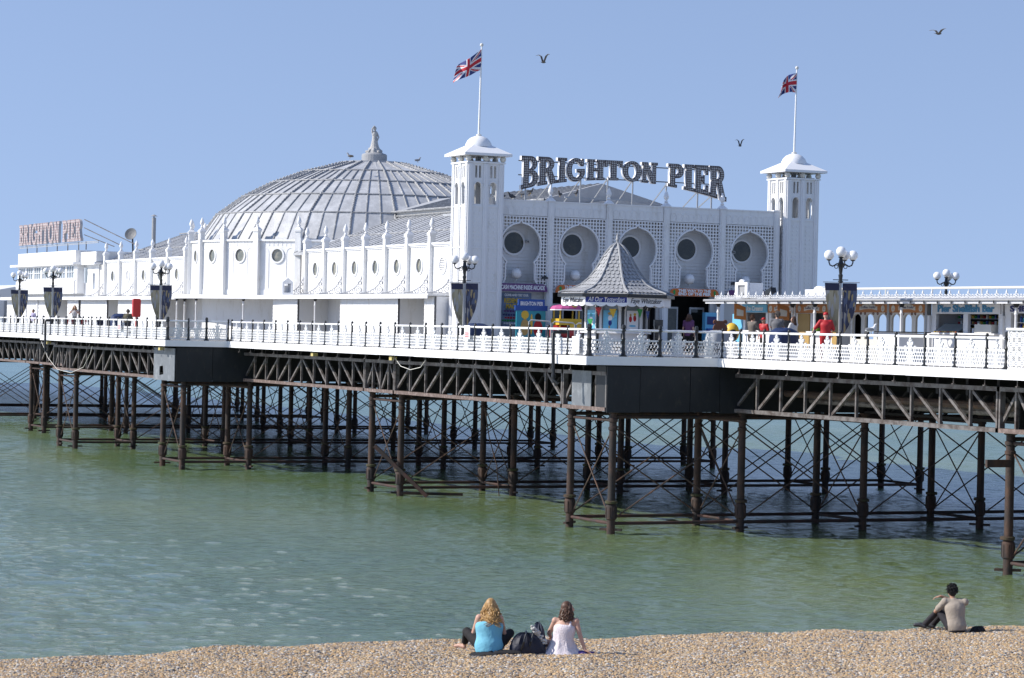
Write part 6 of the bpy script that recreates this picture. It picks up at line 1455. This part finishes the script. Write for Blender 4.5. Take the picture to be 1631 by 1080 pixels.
    if hair:
        m = MB(); ell(m, hp(0,-.018,.026), (.088,.098,.104)); ell(m, hp(0,-.045,-.02), (.078,.075,.08))
        me = fuse(m, voxel*.7, 2)
        # open the face: drop hair in front of the forehead line
        bm = bmesh.new(); bm.from_mesh(me); inv = hr.inverted()
        bmesh.ops.delete(bm, geom=[v for v in bm.verts if (lambda q: q.y > .052*s and q.z < .06*s)(inv @ (v.co - hd))], context='VERTS'); bm.to_mesh(me); bm.free(); me.shade_smooth()
        ho = emit('hair', me, hair)
        lr = random.Random(len(label))
        def strands(n, length, wave, r_, spread, zs=0):
            m = MB()
            for q in range(n):
                a = R(lr.uniform(55, 305)) + R(90) - R(0); a = R(lr.uniform(-35, 215)) + R(180)
                el = lr.uniform(-.2, 1.1); x, y, z = .086*math.cos(el)*math.cos(a), .094*math.cos(el)*math.sin(a), .10*math.sin(el)+.02
                pts = [hp(x*.9, y*.9, z)]; L_ = length*lr.uniform(.75, 1.1); ph = lr.uniform(0, 6); nseg = 7
                base = hp(x*1.06, y*1.06, z*.6)
                for k in range(1, nseg+1):
                    f_ = k/nseg; ox = wave*math.sin(ph+f_*9)*f_; oy = wave*math.cos(ph*1.7+f_*8)*f_
                    ang = Vector((math.cos(a), math.sin(a), 0))
                    pts.append(hp(x*(1.08+spread*f_)+ox, y*(1.08+spread*.6*f_)+oy, z*(1-f_) - L_*f_))
                m.path(pts, [r_]*3 + [r_*1.15]*3 + [r_*.8, r_*.3], 5)
            return m
        def tufts(n, length, r_):
            m = MB()
            for q in range(n):
                a = R(lr.uniform(150, 390)); el = lr.uniform(-.55, 1.5); c_ = Vector((.084*math.cos(el)*math.cos(a), .094*math.cos(el)*math.sin(a)-.015, .102*math.sin(el)+.026))
                o_ = c_.normalized(); d_ = (o_*.45 + Vector((lr.uniform(-.7,.7), lr.uniform(-.7,.4), lr.uniform(-.9,.2)))).normalized()*length*lr.uniform(.6, 1.2)
                m.path([hp(*(c_*.94)), hp(*(c_+d_*.5+o_*.008)), hp(*(c_+d_))], [r_, r_*.85, r_*.2], 5)
            return m
        if hairlen == 'short':
            m = tufts(260, .045, .010*s)
        elif hairlen == 'bob': m = strands(170, .19, .04, .011*s, .40)
        else: m = strands(230, .34, .085 if hair is BLOND else .03, .012*s, .72 if hair is BLOND else .35)
        emit('hair_strands', m.mesh('hair_strands', hair), hair).parent = ho if False else t
    if cap:
        m = MB(); ell(m, hp(0,-.008,.05), (.094,.108,.085)); me = fuse(m, voxel*.7, 1); bm = bmesh.new(); bm.from_mesh(me); inv = hr.inverted(); bmesh.ops.delete(bm, geom=[v for v in bm.verts if (inv @ (v.co-hd)).z < .03*s], context='VERTS'); bm.to_mesh(me); bm.free(); co_ = emit('cap', me, cap)
        m = MB(); o = len(m.v); m.poly(arc(0,.06,.075,.11,0,180,8), [], lambda u, v, w_: tuple(hp(u, v, .045+w_-.15*max(v-.08,0))), 0, .012); emit('cap_peak', m.mesh('cap_peak', cap), cap)
    return t
HB_ = plain('hair_brown', (.045,.022,.012), .5); HD = plain('hair_black', (.008,.008,.009), .75); HG = plain('hair_grey', (.16,.13,.11), .6)
BLOND = mat('hair_blond', (.50,.30,.11), .5, .35, 30, rgb2=(.24,.13,.05), f2=.42, s2=25); BRUN = mat('hair_brunette', (.09,.04,.02), .5, .4, 30, rgb2=(.16,.08,.04), f2=.4, s2=25)
CYAN = mat('light_blue_vest', (.17,.48,.62), .8, .08, 6, .8, 11); BLKC = mat('black_cloth', (.014,.013,.014), .85, .3, 8, .8, 12); LACE = mat('white_cotton', (.74,.67,.69), .85, .08, 14, .6, 45); TEE = mat('khaki_tee', (.34,.29,.235), .85, .07, 6, .9, 10)
CHAR = mat('charcoal_jeans', (.022,.020,.024), .85, .2, 10); SHOE = plain('dark_shoe', (.03,.03,.035), .5)
def on_beach(x, y): return (x, y, beach_z(x, y)+.015)
# woman in the light blue vest, cross-legged facing the sea
SIT1 = dict(pelvis=(0,0,.12), chest=(0,.07,.42), neck=(0,.13,.60), head=(.015,.19,.735), sh=[(-.165,.09,.555),(.165,.09,.555)], el=[(-.25,.16,.31),(.24,.17,.31)], wr=[(-.15,.36,.30),(.12,.36,.30)], hip=[(-.1,.03,.11),(.1,.03,.11)], kn=[(-.36,.30,.30),(.33,.32,.29)], an=[(-.40,.46,.07),(.22,.52,.07)], toe=[(-.55,.52,.04),(.08,.62,.04)])
person(on_beach(17.78, 39.15), YAW, SIT1, 'woman with long blond curls in a light blue vest sitting on the shingle', CYAN, BLKC, BLOND, scale=1.04, girth=1.24, voxel=.011, straps=True, tilt=-.25, hairlen='long', leg=.85)
SIT2 = dict(pelvis=(0,0,.11), chest=(.03,.02,.40), neck=(.05,.06,.585), head=(.075,.09,.725), sh=[(-.125,.08,.53),(.215,.0,.535)], el=[(-.22,.22,.30),(.285,-.05,.30)], wr=[(-.18,.40,.22),(.37,-.08,.075)], hip=[(-.09,.03,.10),(.09,.03,.10)], kn=[(-.33,.34,.16),(-.08,.44,.16)], an=[(-.12,.62,.07),(.10,.66,.07)], toe=[(0,.72,.04),(.24,.72,.04)], hd=[(0,1,-.2),(.75,-.1,-.35)])
def dress(s):
    m = MB(); n = 30; prof = [(.155,.36),(.165,.26),(.20,.16),(.25,.07),(.31,.015),(.33,.0)]; vs = []
    for (r_, z) in prof:
        for j in range(n):
            a = 2*math.pi*j/n; k = r_*(1+.07*math.sin(9*a)*(1 if z < .3 else .2)); vs.append((k*math.cos(a)*1.0*s, (k*math.sin(a)*.85+.03)*s, z*s))
    fs = [(i*n+j, i*n+(j+1) % n, (i+1)*n+(j+1) % n, (i+1)*n+j) for i in range(len(prof)-1) for j in range(n)]; m.add(vs, fs); return m.mesh('skirt', None, smooth=True)
person(on_beach(18.93, 38.72), YAW, SIT2, 'brown haired woman in a white strappy dress leaning on one arm on the shingle', LACE, None, BRUN, scale=1.02, girth=1.0, voxel=.011, straps=True, look=R(-78), hairlen='bob', skirt=dress, handn=((0,0,-1),(0,-.1,-1)))
# towel and jacket under / between them
def mound(name, label, cat, c, w_, d_, h_, mm, seed, fl=2.2):
    m = MB(); lr = random.Random(seed); n, k = 26, 9; vs = []; x0, y0 = c; ph = [lr.uniform(0, 6) for _ in range(5)]
    for i in range(k+1):
        f_ = i/k
        for j in range(n):
            a = 2*math.pi*j/n; r_ = max(math.cos(f_*math.pi/2)**.8, .02); wob = 1+.14*math.sin(3*a+ph[0])+.09*math.sin(7*a+ph[1]+f_*3)+.05*math.sin(13*a+ph[4]-f_*5); x = w_*r_*wob*math.cos(a); y = d_*r_*wob*math.sin(a)
            lx = x*math.cos(YAW)-y*math.sin(YAW); ly = x*math.sin(YAW)+y*math.cos(YAW); z = h_*math.sin(f_*math.pi/2)*(1+.1*math.sin(4*a+ph[2])*(1-f_)) + .015*math.sin(11*a+ph[3])
            vs.append((x0+lx, y0+ly, beach_z(x0+lx, y0+ly)+z+.01))
    fs = [(i*n+j, i*n+(j+1) % n, (i+1)*n+(j+1) % n, (i+1)*n+j) for i in range(k) for j in range(n)] + [tuple(range(k*n, (k+1)*n)), tuple(range(n))[::-1]]
    m.add(vs, fs); return m
c = (18.42, 38.85); z_ = beach_z(*c)
t = thing('rucksack', 'navy rucksack and jacket heaped between the two seated women', 'bag', (*c, z_))
part('bag_body', mound('b','','',(18.34,38.92),.29,.18,.33,None,3), mat('navy_nylon', (.010,.012,.028), .6, .3, 6, 1.0, 9), t, True)
for sd in (0, .13):
    m = MB(); m.path([(18.2+sd,38.80,z_+.06),(18.22+sd,38.72,z_+.22),(18.28+sd,38.78,z_+.33),(18.34+sd,38.9,z_+.37)], .018, 6); part('strap', m, BLACK, t)
m = mound('b','','',(18.60,38.98),.13,.17,.50,None,5); part('jacket_bundle', m, mat('navy_jacket', (.014,.022,.05), .7, .3, 6, 1.0, 10), t, True)
m = MB(); rr = random.Random(4)
for k in range(40):
    a = rr.random(); x = 18.44+.22*a+rr.uniform(-.03,.03); y = 38.84-.03*a+rr.uniform(-.02,.03); z = z_+.44-.27*a+rr.uniform(-.035,.035); m.ball((x,y,z), .028, 8, 6, (1.1,.8,.8))
part('white_scarf', m, plain('pale_knit', (.52,.51,.47), .9), t, True)
solo('towel', mound('t','','',(17.82,39.0),.46,.24,.05,None,8), BLKC, 'black towel spread under the woman in the light blue vest', 'towel', (17.82,39.0,beach_z(17.82,39.0)), smooth=True)
solo('sarong', mound('t','','',(19.08,38.7),.34,.2,.04,None,9), plain('violet_cloth', (.13,.08,.30), .9), 'violet cloth under the woman in the white dress', 'cloth', (19.08,38.7,beach_z(19.08,38.7)), smooth=True)
# man on the crest of the bank
SIT3 = dict(pelvis=(0,0,.12), chest=(-.02,.06,.44), neck=(-.05,.12,.615), head=(-.07,.155,.76), sh=[(-.20,.10,.565),(.165,.05,.565)], el=[(-.36,.20,.36),(.0,.34,.55)], wr=[(-.30,.42,.42),(-.25,.30,.64)], hip=[(-.1,.02,.11),(.09,.02,.11)], kn=[(-.30,.26,.37),(-.12,.40,.40)], an=[(-.52,.42,.09),(-.34,.56,.08)], toe=[(-.70,.46,.07),(-.52,.62,.05)], hd=[(.4,.6,.2),(-1,.1,-.25)])
person(on_beach(28.0, 40.5), YAW, SIT3, 'black haired man in a khaki tee and dark jeans sitting on the shingle crest', TEE, CHAR, HD, SKIN2, sleeve=.36, leg=1.0, shoes=SHOE, scale=1.0, girth=1.08, voxel=.011, look=R(12), hairlen='short')
solo('dark_bag', mound('t','','',(28.42,40.38),.14,.1,.10,None,6), BLKC, 'small dark bag beside the man in the khaki tee', 'bag', (28.48,40.70,beach_z(28.42,40.38)), smooth=True)
# people on the deck
def stand(**k): d = dict(STAND); d.update(k); return d
LOOKAWAY = YAW
MAUVE = plain('mauve_tee', (.14,.05,.14), .8); GREYC = plain('grey_tee', (.16,.16,.17), .85); WHT = plain('white_top', (.68,.66,.64), .85); TAUPE = plain('taupe_top', (.17,.15,.13), .85); DENIM = plain('dark_denim', (.03,.035,.05), .8); OLIVE = plain('olive_jacket', (.10,.09,.06), .85)
V2 = .02
person((48.25, 88.2, DZ), R(-60), stand(an=[(-.1,-.12,.09),(.1,.14,.09)], toe=[(-.12,.05,.035),(.12,.3,.035)], kn=[(-.1,0,.5),(.1,.12,.5)]), 'woman in a mauve tee and dark shorts walking past the glass doors', MAUVE, BLKC, BRUN, sleeve=.3, leg=.35, scale=.98, voxel=V2, shoes=TAN, hairlen='bob')
person((52.3, 90.3, DZ), R(-70), stand(el=[(-.24,.1,1.15),(.24,.1,1.15)], wr=[(-.15,.3,1.1),(.15,.3,1.1)]), 'woman in a taupe top with short brown hair at the ice cream counter', TAUPE, DENIM, BRUN, sleeve=.8, scale=1.0, voxel=V2, hairlen='short')
person((53.6, 91.6, DZ), R(110), STAND, 'server in red cap and red polo inside the ice cream stall hatch', RED, BLKC, None, sleeve=.4, scale=.95, voxel=V2, cap=RED)
person((52.2, 88.2, DZ), R(-40), stand(el=[(-.24,.08,1.15),(.24,.08,1.15)], wr=[(-.1,.28,1.12),(.1,.28,1.12)]), 'balding man in a grey tee waiting at the coffee stall', GREYC, DENIM, HG, sleeve=.35, scale=1.08, girth=1.12, voxel=V2, look=R(35), hairlen='short')
person((51.8, 86.25, DZ), R(20), stand(el=[(-.24,.1,1.15),(.24,.1,1.15)], wr=[(-.12,.3,1.2),(.14,.28,1.05)]), 'girl with long straight brown hair and white top at the coffee stall', WHT, BLKC, BRUN, sleeve=.7, scale=.97, voxel=V2, look=R(40), hairlen='long')
person((50.3, 81.5, DZ), R(-30), stand(el=[(-.36,-.02,1.16),(.28,.06,1.14)], wr=[(-.46,.1,.98),(.25,.26,1.06)]), 'man in red cap and red polo shirt striding behind the railing', RED, RED, None, sleeve=.5, leg=.5, scale=1.05, girth=1.15, voxel=V2, cap=RED, hairlen='short')
person((43.6, 160.6, DZ), R(160), stand(el=[(-.3,.12,1.2),(.3,.12,1.2)], wr=[(-.12,.3,1.36),(.12,.3,1.36)]), 'woman in a white sleeveless top taking a photograph near the end lamps', WHT, DENIM, BLOND, sleeve=.0, scale=1.08, voxel=V2, hairlen='bob')
person((41.6, 142.0, DZ), R(-30), stand(chest=(0,.06,1.22), neck=(0,.12,1.38), head=(0,.17,1.50), sh=[(-.18,.1,1.33),(.18,.1,1.33)], el=[(-.27,.12,1.06),(.27,.12,1.06)], wr=[(-.16,.3,1.0),(.16,.3,1.0)]), 'grey haired man in an olive jacket seen from behind near the yellow notice', OLIVE, DENIM, HG, sleeve=.95, scale=.97, girth=1.1, voxel=V2, hairlen='short')
person((45.0, 176.5, DZ), R(120), STAND, 'person in a pale lilac shirt near the seaward shed', plain('lilac_shirt', (.45,.42,.60), .85), DENIM, HB_, sleeve=.5, scale=.92, voxel=V2)

# ------------------------------------------------------------------ birds
GUL = plain('gull_white', (.74,.74,.73), .7); GUG = plain('gull_grey', (.28,.29,.31), .7); GUB = plain('gull_brown', (.13,.11,.09), .8); PIG = plain('pigeon_slate', (.05,.055,.065), .6); BEAK = plain('beak', (.62,.38,.05), .5)
def flyer(loc, rz, label, s, lift, body, wing_):
    t = thing('gull', label, 'bird', loc, 'birds in the air'); rot = Matrix.Rotation(rz, 3, 'Z'); L0 = Vector(loc)
    def T(m): m.v = [tuple(L0 + rot @ (Vector(p)*s)) for p in m.v]; return m
    m = MB(); m.path([(0,-.30,.0),(0,-.2,.0),(0,-.05,0),(0,.12,.01),(0,.2,.03),(0,.26,.04),(0,.30,.03)], [.02,.05,.085,.075,.05,.045,.015], 10); part('body', T(m), body, t, True)
    m = MB(); m.path([(0,.29,.03),(0,.34,.02)], [.012,.004], 6); part('beak', T(m), BEAK, t); m = MB(); m.add([(-.05,-.25,0),(.05,-.25,0),(.09,-.42,.0),(-.09,-.42,.0),(-.05,-.25,.012),(.05,-.25,.012),(.09,-.42,.008),(-.09,-.42,.008)], [(0,1,2,3),(7,6,5,4),(0,4,5,1),(1,5,6,2),(2,6,7,3),(3,7,4,0)]); part('tail', T(m), body, t)
    for sd in (-1, 1):
        pts = [(.05,.0), (.32,lift*.75), (.62,lift*.95), (.88,lift*.85)]; ch = [(.12,-.12),(.14,-.10),(.06,-.10),(-.08,-.12)]
        vs = []
        for (x, z), (f_, b_) in zip(pts, ch): vs += [(sd*x, f_, z), (sd*x, b_, z-.01), (sd*x, b_, z+.005), (sd*x, f_, z+.025)]
        fs = []
        for k in range(3):
            for j in range(4): fs.append((k*4+j, k*4+(j+1) % 4, (k+1)*4+(j+1) % 4, (k+1)*4+j))
        m = MB(); m.add(vs, fs + [(0,1,2,3),(15,14,13,12)]); part('wing', T(m), wing_, t)
flyer((62.0, 130.9, 22.4), R(-70), 'brown young gull gliding over the front between the two flags', .62, .75, GUB, GUB)
flyer((60.0, 89.0, 19.9), R(-80), 'brown gull banking high beyond the far tower', .55, .35, GUB, GUB)
flyer((60.0, 105.1, 16.2), R(-75), 'small dark bird flying between the sign and the far flagpole', .36, .9, PIG, PIG)
def percher(loc, rz, label, s, body, wing_, name='gull'):
    t = thing(name, label, 'bird', loc, 'perched birds'); rot = Matrix.Rotation(rz, 3, 'Z'); L0 = Vector(loc)
    def T(m): m.v = [tuple(L0 + rot @ (Vector(p)*s)) for p in m.v]; return m
    m = MB(); m.path([(0,-.26,.14),(0,-.16,.17),(0,0,.20),(0,.12,.24),(0,.16,.32),(0,.18,.40),(0,.22,.425),(0,.255,.42)], [.015,.06,.10,.095,.06,.05,.045,.015], 12); part('body', T(m), body, t, True)
    m = MB(); m.path([(0,.25,.42),(0,.31,.405)], [.013,.004], 6); part('beak', T(m), BEAK, t)
    for sd in (-1, 1):
        m = MB(); m.ball((sd*.075,-.06,.21), .1, 10, 7, (.35,2.0,.75)); part('wing', T(m), wing_, t, True); m = MB(); m.tube((sd*.035,.01,0), (sd*.035,.0,.13), .008, n=6); m.tube((sd*.035,.01,.006), (sd*.04,.06,.004), .007, n=6); part('leg', T(m), BEAK, t)
percher((47.62, 74.25, 7.53), R(-110), 'white gull with grey wing standing on the railing before the arched screen', .78, GUL, GUG)
percher((55.4, 143.4, 17.33), R(60), 'gull resting on the dome crown beside the statue', .8, GUG, GUB)
percher((60.9, 146.2, 17.50), R(-100), 'grey gull standing on the dome crown behind the statue', .75, GUG, GUG)
for k, (x, y, z) in enumerate(((52.5,FY+.06,13.73),(56.3,116.6,14.1),(57.2,116.6,14.2),(55.6,118.6,14.3))): percher((x,y,z), R(80+k*50), ['dark pigeon on the parapet beside the tower', 'dark pigeon on the roof ridge behind the letter G', 'dark pigeon on the dormer roof behind the letter H', 'dark pigeon on the hall roof edge behind the letter I'][k], .7, PIG, PIG, 'pigeon')
for k in range(7): percher((56.9+.1*(k % 2), 121.5+1.15*k, 14.38), R(40*k), 'dark pigeon in the row along the clerestory coping', .62, PIG, PIG, 'pigeon')
